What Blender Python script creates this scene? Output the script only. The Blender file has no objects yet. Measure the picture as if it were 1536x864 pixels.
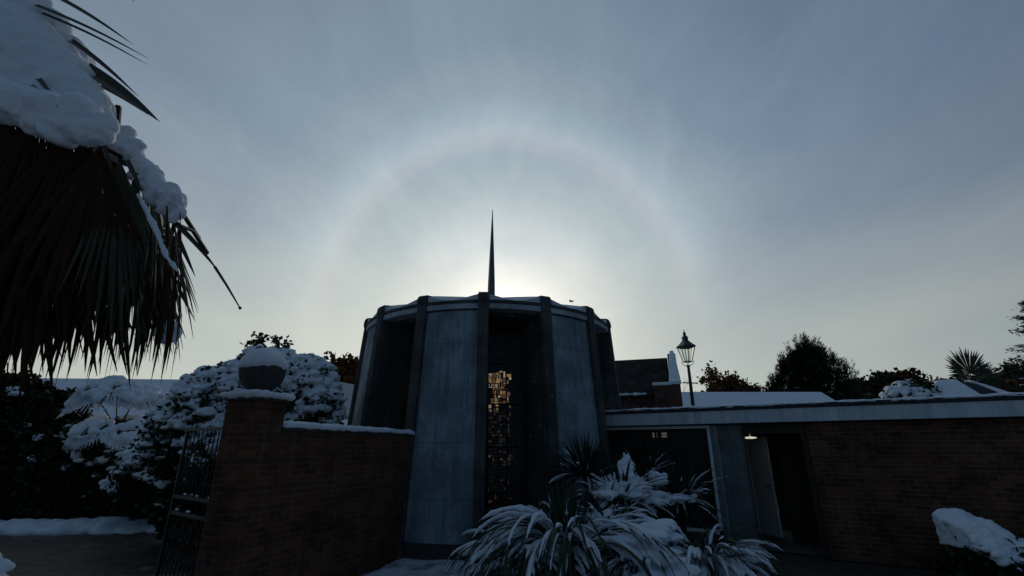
import bpy, bmesh, math, random
import numpy as np
from mathutils import Vector, Matrix, noise
random.seed(7)
RNG = np.random.default_rng(7)
R = math.radians
scene = bpy.context.scene
COL = scene.collection

# ------------------------------------------------------------------ camera
EYE = 1.75
PITCH = R(19)
cam = bpy.data.cameras.new('camera')
camo = bpy.data.objects.new('camera', cam)
COL.objects.link(camo)
cam.sensor_width = 36.0
cam.lens = 700.0 / 1536.0 * 36.0
cam.clip_start = 0.05
cam.clip_end = 3000
camo.location = (0, 0, EYE)
camo.rotation_euler = (math.pi / 2 + PITCH, 0, 0)
scene.camera = camo

# ------------------------------------------------------------------ light
SUN_EL, SUN_AZ = R(14.6), R(-0.8)            # azimuth measured from +Y towards +X
SDIR = Vector((math.sin(SUN_AZ) * math.cos(SUN_EL), math.cos(SUN_AZ) * math.cos(SUN_EL), math.sin(SUN_EL)))
world = bpy.data.worlds.new("World")
scene.world = world
world.use_nodes = True


class NT:
    """small wrapper for building node trees"""
    def __init__(s, tree):
        s.t = tree
        s.n = tree.nodes
        s.l = tree.links

    def new(s, typ, **kw):
        n = s.n.new(typ)
        for k, v in kw.items():
            setattr(n, k, v)
        return n

    def link(s, a, b):
        s.l.new(a, b)

    def math(s, op, a, b=None, clamp=False):
        n = s.new('ShaderNodeMath', operation=op, use_clamp=clamp)
        for i, x in enumerate((a, b)):
            if x is None:
                continue
            if isinstance(x, (int, float)):
                n.inputs[i].default_value = x
            else:
                s.link(x, n.inputs[i])
        return n.outputs[0]

    def mix(s, fac, a, b, blend='MIX'):
        n = s.new('ShaderNodeMix', data_type='RGBA', blend_type=blend)
        for sock, x in ((n.inputs[0], fac), (n.inputs[6], a), (n.inputs[7], b)):
            if isinstance(x, (int, float)):
                sock.default_value = x
            elif isinstance(x, tuple):
                sock.default_value = x if len(x) == 4 else (*x, 1)
            else:
                s.link(x, sock)
        return n.outputs[2]

    def ramp(s, fac, stops, interp='LINEAR'):
        n = s.new('ShaderNodeValToRGB')
        cr = n.color_ramp
        cr.interpolation = interp
        while len(cr.elements) < len(stops):
            cr.elements.new(0.5)
        for e, (p, c) in zip(cr.elements, stops):
            e.position = p
            e.color = (*c, 1) if len(c) == 3 else c
        if fac is not None:
            s.link(fac, n.inputs[0])
        return n.outputs[0]

    def noise(s, vec, scale, detail=4, rough=.5, dist=0.0):
        n = s.new('ShaderNodeTexNoise')
        n.inputs['Scale'].default_value = scale
        n.inputs['Detail'].default_value = detail
        n.inputs['Roughness'].default_value = rough
        n.inputs['Distortion'].default_value = dist
        if vec is not None:
            s.link(vec, n.inputs['Vector'])
        return n.outputs[0]

    def mapping(s, vec, scale=(1, 1, 1), rot=(0, 0, 0), loc=(0, 0, 0)):
        n = s.new('ShaderNodeMapping')
        n.inputs['Scale'].default_value = scale
        n.inputs['Rotation'].default_value = rot
        n.inputs['Location'].default_value = loc
        s.link(vec, n.inputs['Vector'])
        return n.outputs[0]


def lin(r, g, b):
    f = lambda c: ((c / 255 + .055) / 1.055) ** 2.4 if c / 255 > .04045 else c / 255 / 12.92
    return (f(r), f(g), f(b))


def build_world():
    t = NT(world.node_tree)
    for n in list(t.n):
        t.n.remove(n)
    tc = t.new('ShaderNodeTexCoord')
    D = tc.outputs['Generated']
    nrm = t.new('ShaderNodeVectorMath', operation='NORMALIZE')
    t.link(D, nrm.inputs[0])
    D = nrm.outputs[0]
    # clear blue air, physically
    sky = t.new('ShaderNodeTexSky', sky_type='NISHITA')
    sky.sun_disc = False
    sky.sun_elevation = SUN_EL
    sky.sun_rotation = SUN_AZ
    sky.air_density = 1.0
    sky.dust_density = 0.6
    sky.ozone_density = 2.0
    bg1 = t.new('ShaderNodeBackground')
    bg1.inputs[1].default_value = 0.05
    skyd = t.mix(1.0, sky.outputs[0], (.26, .30, .36), 'MULTIPLY')
    t.link(skyd, bg1.inputs[0])
    # thin sheet of cirrostratus lit from behind: brightness depends on the angle from the sun
    dt = t.new('ShaderNodeVectorMath', operation='DOT_PRODUCT')
    t.link(D, dt.inputs[0])
    dt.inputs[1].default_value = SDIR
    ang = t.math('ARCCOSINE', dt.outputs['Value'])
    sep = t.new('ShaderNodeSeparateXYZ')
    t.link(D, sep.inputs[0])
    # wispy streaks on the cloud sheet (project the direction on a plane overhead)
    zc = t.math('ADD', t.math('MAXIMUM', sep.outputs[2], 0.0), 0.22)
    px = t.math('DIVIDE', sep.outputs[0], zc)
    py = t.math('DIVIDE', sep.outputs[1], zc)
    cmb = t.new('ShaderNodeCombineXYZ')
    t.link(px, cmb.inputs[0])
    t.link(py, cmb.inputs[1])
    wv = t.new('ShaderNodeTexNoise')
    wv.inputs['Scale'].default_value = 1.3
    wv.inputs['Detail'].default_value = 3
    t.link(cmb.outputs[0], wv.inputs['Vector'])
    ws = t.new('ShaderNodeVectorMath', operation='SCALE')
    ws.inputs['Scale'].default_value = .5
    t.link(wv.outputs['Color'], ws.inputs[0])
    wa = t.new('ShaderNodeVectorMath', operation='ADD')
    t.link(cmb.outputs[0], wa.inputs[0])
    t.link(ws.outputs[0], wa.inputs[1])
    m1 = t.mapping(wa.outputs[0], (1.5, .60, 1), (0, 0, R(30)))
    n1 = t.noise(m1, 2.6, 10, .68, .25)
    m2 = t.mapping(cmb.outputs[0], (1.2, .5, 1), (0, 0, R(28)), (3, 1, 0))
    n2 = t.noise(m2, 1.1, 5, .5, .3)
    wob = t.math('MULTIPLY', t.math('SUBTRACT', n2, .5), .035)
    angw = t.math('ADD', ang, wob)
    f = t.math('DIVIDE', angw, math.pi)
    d = lambda deg: deg / 180
    base = t.ramp(f, [(0, (1.35, 1.30, 1.18)), (d(3), (1.02, 1.0, .92)), (d(6), (.76, .765, .73)), (d(10), (.56, .60, .585)),
                      (d(17), (.400, .470, .470)), (d(22), (.345, .410, .425)), (d(27), (.268, .332, .365)), (d(33), (.210, .272, .318)), (d(46), (.172, .222, .268)),
                      (d(62), (.125, .160, .195)), (d(85), (.052, .086, .130)), (d(120), (.034, .070, .116)), (1, (.028, .058, .102))], 'EASE')
    halo = t.ramp(f, [(0, (0, 0, 0)), (d(18), (0, 0, 0)), (d(20.4), (-.0, 0, 0)), (d(21.4), (.050, .022, .024)), (d(22.7), (.068, .064, .063)),
                      (d(24.6), (.030, .044, .050)), (d(28), (0, 0, 0)), (1, (0, 0, 0))], 'EASE')
    col = t.mix(1.0, base, halo, 'ADD')
    # a slightly clearer gap just inside the ring
    gap = t.ramp(f, [(0, (1, 1, 1)), (d(14), (1, 1, 1)), (d(18.8), (.91, .925, .935)), (d(21.5), (1, 1, 1))], 'EASE')
    col = t.mix(1.0, col, gap, 'MULTIPLY')
    st = t.ramp(n1, [(0.30, (.87, .89, .92)), (.5, (1, 1, 1)), (.70, (1.14, 1.13, 1.10))])
    col = t.mix(1.0, col, st, 'MULTIPLY')
    st2 = t.ramp(n2, [(0.28, (.86, .885, .92)), (.5, (1, 1, 1)), (.72, (1.12, 1.10, 1.07))])
    col = t.mix(1.0, col, st2, 'MULTIPLY')
    # greyer, warmer murk low down
    # the sheet is thinner and bluer away to the right and overhead
    sx = t.ramp(t.math('MULTIPLY', t.math('ADD', sep.outputs[0], t.math('MULTIPLY', sep.outputs[2], .9)), .7), [(0.0, (1, 1, 1)), (.34, (1, 1, 1)), (.80, (.68, .73, .82))], 'EASE')
    col = t.mix(1.0, col, sx, 'MULTIPLY')
    hz = t.ramp(sep.outputs[2], [(0, (.88, .88, .88)), (.20, (.85, .85, .85)), (.30, (.55, .55, .55)), (.42, (.18, .18, .18)), (.58, (0, 0, 0))], 'EASE')
    murk = t.ramp(f, [(0, (1.35, 1.28, 1.12)), (d(4), (.98, .97, .90)), (d(8), (.72, .735, .69)), (d(16), (.56, .585, .555)), (d(32), (.52, .555, .52)), (d(60), (.40, .43, .42)),
                      (d(85), (.075, .105, .14)), (d(120), (.034, .070, .116)), (1, (.028, .058, .102))], 'EASE')
    rightdim = t.ramp(t.math('MULTIPLY', t.math('ADD', sep.outputs[0], 1.0), .5), [(0, (1, 1, 1)), (.50, (1, 1, 1)), (.70, (.72, .74, .76)), (1, (.66, .68, .72))], 'EASE')
    murk = t.mix(1.0, murk, rightdim, 'MULTIPLY')
    murk = t.mix(.6, murk, t.mix(1.0, murk, st2, 'MULTIPLY'))
    murk = t.mix(1.0, murk, (1.0, .925, .79), 'MULTIPLY')
    col = t.mix(hz, col, murk)
    bg2 = t.new('ShaderNodeBackground')
    t.link(col, bg2.inputs[0])
    add = t.new('ShaderNodeAddShader')
    t.link(bg1.outputs[0], add.inputs[0])
    t.link(bg2.outputs[0], add.inputs[1])
    out = t.new('ShaderNodeOutputWorld')
    t.link(add.outputs[0], out.inputs[0])


build_world()
sunl = bpy.data.lights.new('sun', 'SUN')
sunl.energy = 0.6
sunl.angle = R(8)
sunl.color = (1.0, .90, .76)
suno = bpy.data.objects.new('sun', sunl)
COL.objects.link(suno)
suno.rotation_euler = (-SDIR).to_track_quat('-Z', 'Y').to_euler()

vs = scene.view_settings
vs.view_transform = 'Standard'
vs.look = 'None'
vs.exposure = 0.0
vs.gamma = 1.0
vs.use_curve_mapping = False
scene.render.engine = 'CYCLES'
scene.cycles.max_bounces = 6
scene.cycles.transparent_max_bounces = 8

# ------------------------------------------------------------------ materials
MATS = {}


def mat(name):
    m = bpy.data.materials.new(name)
    m.use_nodes = True
    t = NT(m.node_tree)
    b = t.n['Principled BSDF']
    MATS[name] = m
    return m, t, b


def bump(t, b, h, strength=.3, dist=.02):
    n = t.new('ShaderNodeBump')
    n.inputs['Strength'].default_value = strength
    n.inputs['Distance'].default_value = dist
    t.link(h, n.inputs['Height'])
    t.link(n.outputs[0], b.inputs['Normal'])


def simple(name, c1, c2, scale=8, rough=.8, bs=.3, bd=.01, spec=.3, metal=0, stretch=(1, 1, 1)):
    m, t, b = mat(name)
    tc = t.new('ShaderNodeTexCoord')
    v = t.mapping(tc.outputs['Object'], stretch)
    n = t.noise(v, scale, 6, .6)
    c = t.ramp(n, [(.3, c1), (.7, c2)])
    t.link(c, b.inputs['Base Color'])
    b.inputs['Roughness'].default_value = rough
    b.inputs['Specular IOR Level'].default_value = spec
    b.inputs['Metallic'].default_value = metal
    bump(t, b, t.noise(v, scale * 4, 5, .6), bs, bd)
    return m


def leafmat(name, c1, c2, rough=.45, spec=.4, trans=0.0):
    m, t, b = mat(name)
    g = t.new('ShaderNodeNewGeometry')
    c = t.ramp(g.outputs['Random Per Island'], [(0, c1), (1, c2)])
    tc = t.new('ShaderNodeTexCoord')
    n = t.noise(tc.outputs['Object'], 6, 3)
    c = t.mix(.5, c, t.ramp(n, [(.3, c1), (.7, c2)]))
    t.link(c, b.inputs['Base Color'])
    b.inputs['Roughness'].default_value = rough
    b.inputs['Specular IOR Level'].default_value = spec
    return m


def mk_snow(name, base=(.80, .83, .88), grain=60, soft=9):
    m, t, b = mat(name)
    tc = t.new('ShaderNodeTexCoord')
    n = t.noise(tc.outputs['Object'], grain, 6, .65)
    n2 = t.noise(tc.outputs['Object'], soft, 4, .6)
    h = t.math('ADD', t.math('MULTIPLY', n, .25), n2)
    c = t.mix(n2, tuple(x * .93 for x in base), base)
    t.link(c, b.inputs['Base Color'])
    b.inputs['Roughness'].default_value = .75
    b.inputs['Specular IOR Level'].default_value = .25
    bump(t, b, h, .5, .03)
    return m


mk_snow('snow')
mk_snow('snow_far', (.78, .82, .88), 12, 1.5)

# foliage and wood
leafmat('flax_leaf', (.018, .030, .020), (.040, .055, .028), .5, .25)
leafmat('cordyline_leaf', (.012, .018, .014), (.030, .036, .020), .5, .25)
leafmat('palm_leaf', (.022, .025, .012), (.048, .047, .022), .5, .3)
leafmat('dead_palm_leaf', (.050, .030, .014), (.085, .052, .022), .75, .15)
leafmat('rhododendron_leaf', (.014, .026, .014), (.034, .052, .022), .4, .35)
leafmat('hedge_leaf', (.012, .018, .008), (.028, .034, .013), .6, .2)
leafmat('conifer_leaf', (.018, .030, .022), (.040, .056, .034), .8, .1)
leafmat('oak_leaf', (.085, .040, .016), (.150, .070, .026), .8, .1)
leafmat('bush_leaf', (.030, .034, .014), (.070, .055, .024), .8, .1)
leafmat('dead_palm_leaf2', (.026, .013, .007), (.052, .027, .013), .8, .1)
simple('bark', (.035, .025, .018), (.075, .058, .042), 14, .9, .6, .02, .1)
simple('twig', (.040, .030, .026), (.070, .055, .046), 8, .9, .1, .01, .1)
simple('palm_fibre', (.030, .020, .012), (.080, .055, .032), 18, .95, .8, .03, .1, 0, (1, 1, .15))
simple('iron', (.010, .010, .011), (.022, .022, .024), 30, .5, .25, .004, .4)
simple('lamp_metal', (.012, .014, .013), (.026, .028, .026), 20, .45, .2, .004, .45)
simple('stone', (.10, .098, .092), (.20, .195, .18), 9, .9, .5, .01, .2)
simple('dark_stone', (.040, .038, .036), (.085, .080, .074), 12, .85, .5, .012, .2)
simple('white_paint', (.62, .64, .66), (.74, .75, .76), 5, .5, .12, .004, .3)
simple('fascia_paint', (.44, .48, .52), (.68, .71, .74), 2.2, .5, .15, .004, .3, 0, (3.5, 3.5, .5))
simple('felt', (.030, .032, .036), (.060, .062, .066), 14, .9, .4, .005, .15)
simple('dark_timber', (.020, .014, .010), (.050, .034, .022), 6, .6, .3, .006, .3, 0, (12, 12, .6))
simple('door_paint', (.66, .66, .66), (.78, .78, .77), 4, .45, .1, .003, .35)
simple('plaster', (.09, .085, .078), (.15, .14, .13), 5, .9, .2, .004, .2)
simple('render_grey', (.30, .32, .34), (.42, .43, .44), 3, .9, .3, .01, .2)
simple('lead_roof', (.42, .47, .52), (.62, .66, .70), 5, .7, .3, .01, .3)
simple('soil', (.030, .022, .016), (.070, .050, .036), 9, .95, .7, .04, .1)
simple('feather', (.08, .07, .06), (.16, .14, .12), 12, .8, .1, .004, .1)
simple('spire_metal', (.05, .05, .055), (.12, .12, .125), 10, .55, .2, .004, .4)


def mk_concrete(name, c1, c2, lines=True):
    m, t, b = mat(name)
    tc = t.new('ShaderNodeTexCoord')
    o = tc.outputs['Object']
    streak = t.noise(t.mapping(o, (9, 9, .35)), 2.6, 8, .72)
    blot = t.noise(o, 1.7, 6, .62)
    pit = t.noise(o, 26, 4, .7)
    c = t.mix(t.ramp(streak, [(.34, (0, 0, 0)), (.66, (1, 1, 1))]), c1, c2)
    dark = tuple(x * .55 for x in c1)
    c = t.mix(t.ramp(blot, [(.40, (.75, .75, .75)), (.62, (0, 0, 0))]), c, dark)
    c = t.mix(t.ramp(pit, [(.30, (.6, .6, .6)), (.38, (0, 0, 0))]), c, tuple(x * .6 for x in c1))
    h = t.math('ADD', t.math('MULTIPLY', pit, .6), streak)
    if lines:
        sp = t.new('ShaderNodeSeparateXYZ')
        t.link(o, sp.inputs[0])
        zz = t.math('ADD', sp.outputs[2], t.math('MULTIPLY', t.math('SUBTRACT', blot, .5), .03))
        fr = t.math('FRACT', t.math('DIVIDE', zz, .92))
        ln = t.ramp(fr, [(0, (1, 1, 1)), (.012, (1, 1, 1)), (.03, (0, 0, 0)), (1, (0, 0, 0))])
        c = t.mix(t.math('MULTIPLY', ln, .38), c, tuple(x * .45 for x in c1))
        h = t.math('SUBTRACT', h, ln)
    # wind-blown snow caught on the rough board marks
    sn = t.noise(o, 5.5, 7, .72)
    fl = t.ramp(sn, [(.650, (0, 0, 0)), (.70, (.55, .55, .55))])
    run = t.noise(t.mapping(o, (5, 5, .12)), 1.6, 5, .6)
    c = t.mix(t.ramp(run, [(.50, (0, 0, 0)), (.66, (.55, .55, .55))]), c, tuple(x * .5 for x in c1))
    c = t.mix(fl, c, (.75, .78, .82))
    t.link(c, b.inputs['Base Color'])
    b.inputs['Roughness'].default_value = .9
    b.inputs['Specular IOR Level'].default_value = .2
    bump(t, b, h, .5, .012)


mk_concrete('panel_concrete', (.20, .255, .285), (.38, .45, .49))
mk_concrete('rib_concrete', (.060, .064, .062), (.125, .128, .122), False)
mk_concrete('pillar_concrete', (.22, .23, .225), (.34, .35, .34), False)
mk_concrete('pillar_dark', (.13, .135, .135), (.21, .215, .21), False)
mk_concrete('beam_concrete', (.40, .44, .47), (.55, .59, .62), False)


def mk_brick(name, cA, cB, mortar, w=.225, h=.075, dark=.5):
    m, t, b = mat(name)
    tc = t.new('ShaderNodeTexCoord')
    so = t.new('ShaderNodeSeparateXYZ')
    t.link(tc.outputs['Object'], so.inputs[0])
    sn = t.new('ShaderNodeSeparateXYZ')
    t.link(tc.outputs['Normal'], sn.inputs[0])
    isx = t.math('GREATER_THAN', t.math('ABSOLUTE', sn.outputs[0]), .6)
    mx = t.new('ShaderNodeMix', data_type='FLOAT')
    t.link(isx, mx.inputs[0])
    t.link(so.outputs[0], mx.inputs[2])
    t.link(so.outputs[1], mx.inputs[3])
    cb = t.new('ShaderNodeCombineXYZ')
    t.link(mx.outputs[0], cb.inputs[0])
    t.link(so.outputs[2], cb.inputs[1])
    wob = t.noise(cb.outputs[0], 3.5, 3)
    va = t.new('ShaderNodeVectorMath', operation='ADD')
    t.link(cb.outputs[0], va.inputs[0])
    cw = t.new('ShaderNodeCombineXYZ')
    t.link(t.math('MULTIPLY', t.math('SUBTRACT', wob, .5), .012), cw.inputs[1])
    t.link(cw.outputs[0], va.inputs[1])
    br = t.new('ShaderNodeTexBrick')
    t.link(va.outputs[0], br.inputs['Vector'])
    br.inputs['Scale'].default_value = 1
    br.inputs['Brick Width'].default_value = w
    br.inputs['Row Height'].default_value = h
    br.inputs['Mortar Size'].default_value = .006
    br.inputs['Mortar Smooth'].default_value = .3
    br.inputs['Bias'].default_value = 0
    br.inputs['Color1'].default_value = (*cA, 1)
    br.inputs['Color2'].default_value = (*cB, 1)
    br.inputs['Mortar'].default_value = (*mortar, 1)
    n = t.noise(tc.outputs['Object'], 2.0, 6, .65)
    st = t.ramp(n, [(.32, (.42, .40, .40)), (.52, (.95, .93, .92)), (.68, (1.35, 1.25, 1.15))])
    c = t.mix(1, br.outputs[0], st, 'MULTIPLY')
    n3 = t.noise(tc.outputs['Object'], 55, 4, .6)
    eff = t.ramp(t.noise(t.mapping(tc.outputs['Object'], (1.2, 1.2, .5)), 2.6, 6, .7), [(.56, (0, 0, 0)), (.72, (.30, .30, .30))])
    c = t.mix(eff, c, (.24, .22, .20))
    c = t.mix(.5, c, t.mix(1, c, t.ramp(n3, [(.3, (.5, .5, .5)), (.7, (1.3, 1.3, 1.3))]), 'MULTIPLY'))
    t.link(c, b.inputs['Base Color'])
    b.inputs['Roughness'].default_value = .92
    b.inputs['Specular IOR Level'].default_value = .15
    hh = t.math('ADD', t.math('MULTIPLY', br.outputs[1], -1.0), t.math('MULTIPLY', n3, .4))
    bump(t, b, hh, .7, .012)


mk_brick('garden_brick', (.165, .062, .034), (.075, .038, .028), (.130, .108, .086))
mk_brick('wall_brick', (.175, .070, .040), (.080, .044, .030), (.185, .150, .112))
mk_brick('far_brick', (.14, .062, .045), (.09, .048, .038), (.12, .10, .09))
mk_brick('roof_tile', (.040, .034, .030), (.026, .024, .022), (.012, .012, .012), .20, .16)


def mk_paving():
    m, t, b = mat('driveway_paving')
    tc = t.new('ShaderNodeTexCoord')
    o = tc.outputs['Object']
    br = t.new('ShaderNodeTexBrick')
    t.link(t.mapping(o, (1, 1, 1), (0, 0, R(8))), br.inputs['Vector'])
    br.inputs['Scale'].default_value = 1
    br.inputs['Brick Width'].default_value = .22
    br.inputs['Row Height'].default_value = .11
    br.inputs['Mortar Size'].default_value = .006
    br.inputs['Color1'].default_value = (.145, .082, .048, 1)
    br.inputs['Color2'].default_value = (.085, .052, .034, 1)
    br.inputs['Mortar'].default_value = (.03, .025, .02, 1)
    n = t.noise(t.mapping(o, (.5, 1.8, 1)), 1.6, 6, .65)
    sl = t.ramp(n, [(.60, (0, 0, 0)), (.70, (.55, .55, .55)), (.78, (.9, .9, .9))])
    c = t.mix(sl, br.outputs[0], (.55, .58, .62))
    t.link(c, b.inputs['Base Color'])
    t.link(t.ramp(t.noise(o, 2.5, 4), [(.4, (.35, .35, .35)), (.7, (.85, .85, .85))]), b.inputs['Roughness'])
    bump(t, b, t.math('ADD', n, br.outputs[1]), .4, .01)


mk_paving()


simple('path_paving', (.035, .030, .027), (.085, .070, .058), 5, .8, .4, .01, .2)


def mk_ground():
    m, t, b = mat('snowy_ground')
    tc = t.new('ShaderNodeTexCoord')
    o = tc.outputs['Object']
    n = t.noise(o, 1.1, 8, .65)
    c = t.ramp(n, [(.36, (.05, .04, .03)), (.44, (.5, .52, .55)), (.52, (.80, .83, .88))])
    t.link(c, b.inputs['Base Color'])
    b.inputs['Roughness'].default_value = .85
    bump(t, b, t.noise(o, 6, 6, .6), .6, .06)


mk_ground()


def mk_glass():
    m, t, b = mat('dark_glass')
    tc = t.new('ShaderNodeTexCoord')
    b.inputs['Base Color'].default_value = (.16, .165, .165, 1)
    b.inputs['Roughness'].default_value = .05
    b.inputs['Specular IOR Level'].default_value = .5
    b.inputs['Transmission Weight'].default_value = .85
    b.inputs['IOR'].default_value = 1.1
    n = t.noise(tc.outputs['Object'], 1.5, 2)
    bump(t, b, n, .03, .01)
    m2, t2, b2 = mat('lamp_glass')
    b2.inputs['Base Color'].default_value = (.9, .92, .9, 1)
    b2.inputs['Roughness'].default_value = .25
    b2.inputs['Transmission Weight'].default_value = 1
    b2.inputs['IOR'].default_value = 1.05


mk_glass()


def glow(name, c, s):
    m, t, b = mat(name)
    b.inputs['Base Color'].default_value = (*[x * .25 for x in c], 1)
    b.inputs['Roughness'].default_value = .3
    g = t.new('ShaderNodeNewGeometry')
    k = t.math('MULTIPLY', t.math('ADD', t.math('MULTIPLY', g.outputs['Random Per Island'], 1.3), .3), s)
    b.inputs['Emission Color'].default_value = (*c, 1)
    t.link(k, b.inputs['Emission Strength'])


glow('amber_glow_pane', (.62, .36, .13), .24)  # chapel panes: emission stands in for sunlight shining through the glass
glow('pale_glow_pane', (.66, .55, .37), .28)
glow('pink_glow_pane', (.66, .34, .22), .26)
glow('brown_glow_pane', (.34, .18, .08), .14)
glow('dim_glow_pane', (.30, .20, .12), .035)
glow('lit_window', (.78, .72, .58), .75)
simple('dull_pane', (.009, .008, .008), (.016, .014, .013), 14, .3, .2, .004, .4)
simple('pane_matrix', (.010, .009, .009), (.020, .018, .017), 20, .85, .4, .006, .1)


# ------------------------------------------------------------------ mesh helpers
class MB:
    """collects geometry for ONE mesh object"""
    def __init__(s):
        s.v, s.f, s.mi = [], [], []

    def add(s, verts, faces, m=0, M=None):
        o = len(s.v)
        if M is not None:
            verts = [M @ Vector(p) for p in verts]
        s.v.extend([tuple(p) for p in verts])
        s.f.extend([tuple(i + o for i in f) for f in faces])
        s.mi.extend([m] * len(faces))
        return s

    def box(s, x0, x1, y0, y1, z0, z1, m=0, M=None):
        v = [(x0, y0, z0), (x1, y0, z0), (x1, y1, z0), (x0, y1, z0), (x0, y0, z1), (x1, y0, z1), (x1, y1, z1), (x0, y1, z1)]
        f = [(3, 2, 1, 0), (4, 5, 6, 7), (0, 1, 5, 4), (1, 2, 6, 5), (2, 3, 7, 6), (3, 0, 4, 7)]
        return s.add(v, f, m, M)

    def hexa(s, v, m=0):
        f = [(3, 2, 1, 0), (4, 5, 6, 7), (0, 1, 5, 4), (1, 2, 6, 5), (2, 3, 7, 6), (3, 0, 4, 7)]
        return s.add(v, f, m)

    def tube(s, pts, rads, n=8, m=0, cap=True):
        pts = [Vector(p) for p in pts]
        if isinstance(rads, (int, float)):
            rads = [rads] * len(pts)
        verts, faces = [], []
        up = None
        for i, p in enumerate(pts):
            a = pts[max(i - 1, 0)]
            b = pts[min(i + 1, len(pts) - 1)]
            d = (b - a)
            d = d.normalized() if d.length > 1e-9 else Vector((0, 0, 1))
            if up is None:
                up = d.orthogonal().normalized()
            u = (up - d * up.dot(d))
            u = u.normalized() if u.length > 1e-6 else d.orthogonal().normalized()
            up = u
            w = d.cross(u)
            for k in range(n):
                t = 2 * math.pi * k / n
                verts.append(p + (u * math.cos(t) + w * math.sin(t)) * rads[i])
        for i in range(len(pts) - 1):
            for k in range(n):
                a = i * n + k
                b = i * n + (k + 1) % n
                faces.append((a, b, b + n, a + n))
        if cap:
            faces.append(tuple(range(n - 1, -1, -1)))
            faces.append(tuple((len(pts) - 1) * n + k for k in range(n)))
        return s.add(verts, faces, m)

    def lathe(s, prof, n=16, m=0, M=None, sx=1, sy=1):
        verts, faces = [], []
        for r, z in prof:
            for k in range(n):
                t = 2 * math.pi * k / n
                verts.append((r * math.cos(t) * sx, r * math.sin(t) * sy, z))
        for i in range(len(prof) - 1):
            for k in range(n):
                a = i * n + k
                b = i * n + (k + 1) % n
                faces.append((a, b, b + n, a + n))
        faces.append(tuple(range(n - 1, -1, -1)))
        faces.append(tuple((len(prof) - 1) * n + k for k in range(n)))
        return s.add(verts, faces, m, M)

    def blob(s, c, r, sub=2, amp=.18, fr=2.2, m=0):
        """lumpy ellipsoid"""
        V, F = ICO[sub]
        rx, ry, rz = (r, r, r) if isinstance(r, (int, float)) else r
        off = Vector((random.uniform(-50, 50), random.uniform(-50, 50), random.uniform(-50, 50)))
        out = []
        for p in V:
            k = 1 + amp * noise.noise(p * fr + off)
            out.append((c[0] + p.x * rx * k, c[1] + p.y * ry * k, c[2] + p.z * rz * k))
        return s.add(out, F, m)

    def build(s, name, mats, parent=None, loc=None, rotz=None, smooth=False, bevel=0):
        me = bpy.data.meshes.new(name)
        me.from_pydata(s.v, [], s.f)
        if not isinstance(mats, (list, tuple)):
            mats = [mats]
        for x in mats:
            me.materials.append(MATS[x])
        me.polygons.foreach_set('material_index', s.mi)
        if smooth:
            me.polygons.foreach_set('use_smooth', [True] * len(me.polygons))
        me.update()
        o = bpy.data.objects.new(name, me)
        COL.objects.link(o)
        if parent is not None:
            o.parent = parent
        if loc is not None:
            o.location = loc
        if rotz is not None:
            o.rotation_euler = (0, 0, rotz)
        if bevel:
            bv = o.modifiers.new('bevel', 'BEVEL')
            bv.width = bevel
            bv.segments = 2
            bv.limit_method = 'ANGLE'
        return o


ICO = {}
for sub in (1, 2, 3, 4):
    bm = bmesh.new()
    bmesh.ops.create_icosphere(bm, subdivisions=sub, radius=1)
    bm.verts.index_update()
    ICO[sub] = ([v.co.copy() for v in bm.verts], [tuple(v.index for v in f.verts) for f in bm.faces])
    bm.free()


def tag(o, label=None, cat=None, group=None, kind=None):
    if label:
        o['label'] = label
    if cat:
        o['category'] = cat
    if group:
        o['group'] = group
    if kind:
        o['kind'] = kind
    return o


def thing(name, label, cat, loc=(0, 0, 0), rotz=0, group=None):
    o = bpy.data.objects.new(name, None)
    o.empty_display_size = .2
    COL.objects.link(o)
    o.location = loc
    o.rotation_euler = (0, 0, rotz)
    return tag(o, label, cat, group)


def voxel(o, size, smooth=3, disp=0.0, dsize=.2):
    md = o.modifiers.new('merge', 'REMESH')
    md.mode = 'VOXEL'
    md.voxel_size = size
    md.use_smooth_shade = True
    if smooth:
        sm = o.modifiers.new('smooth', 'SMOOTH')
        sm.iterations = smooth
        sm.factor = .5
    if disp:
        tx = bpy.data.textures.new('lumps', 'CLOUDS')
        tx.noise_scale = dsize
        tx.noise_depth = 3
        dm = o.modifiers.new('lumps', 'DISPLACE')
        dm.texture = tx
        dm.strength = disp
        dm.mid_level = .5
        dm.texture_coords = 'LOCAL'
    return o


CP, SP = math.cos(PITCH), math.sin(PITCH)


def at(u, v, y):
    """point of the photograph's pixel (u, v) at the distance y in front of the viewer"""
    a = (u - 768) / 700.0
    b = (432 - v) / 700.0
    d = Vector((a, CP - b * SP, SP + b * CP))
    return Vector((0, 0, EYE)) + d * (y / d.y)


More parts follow.
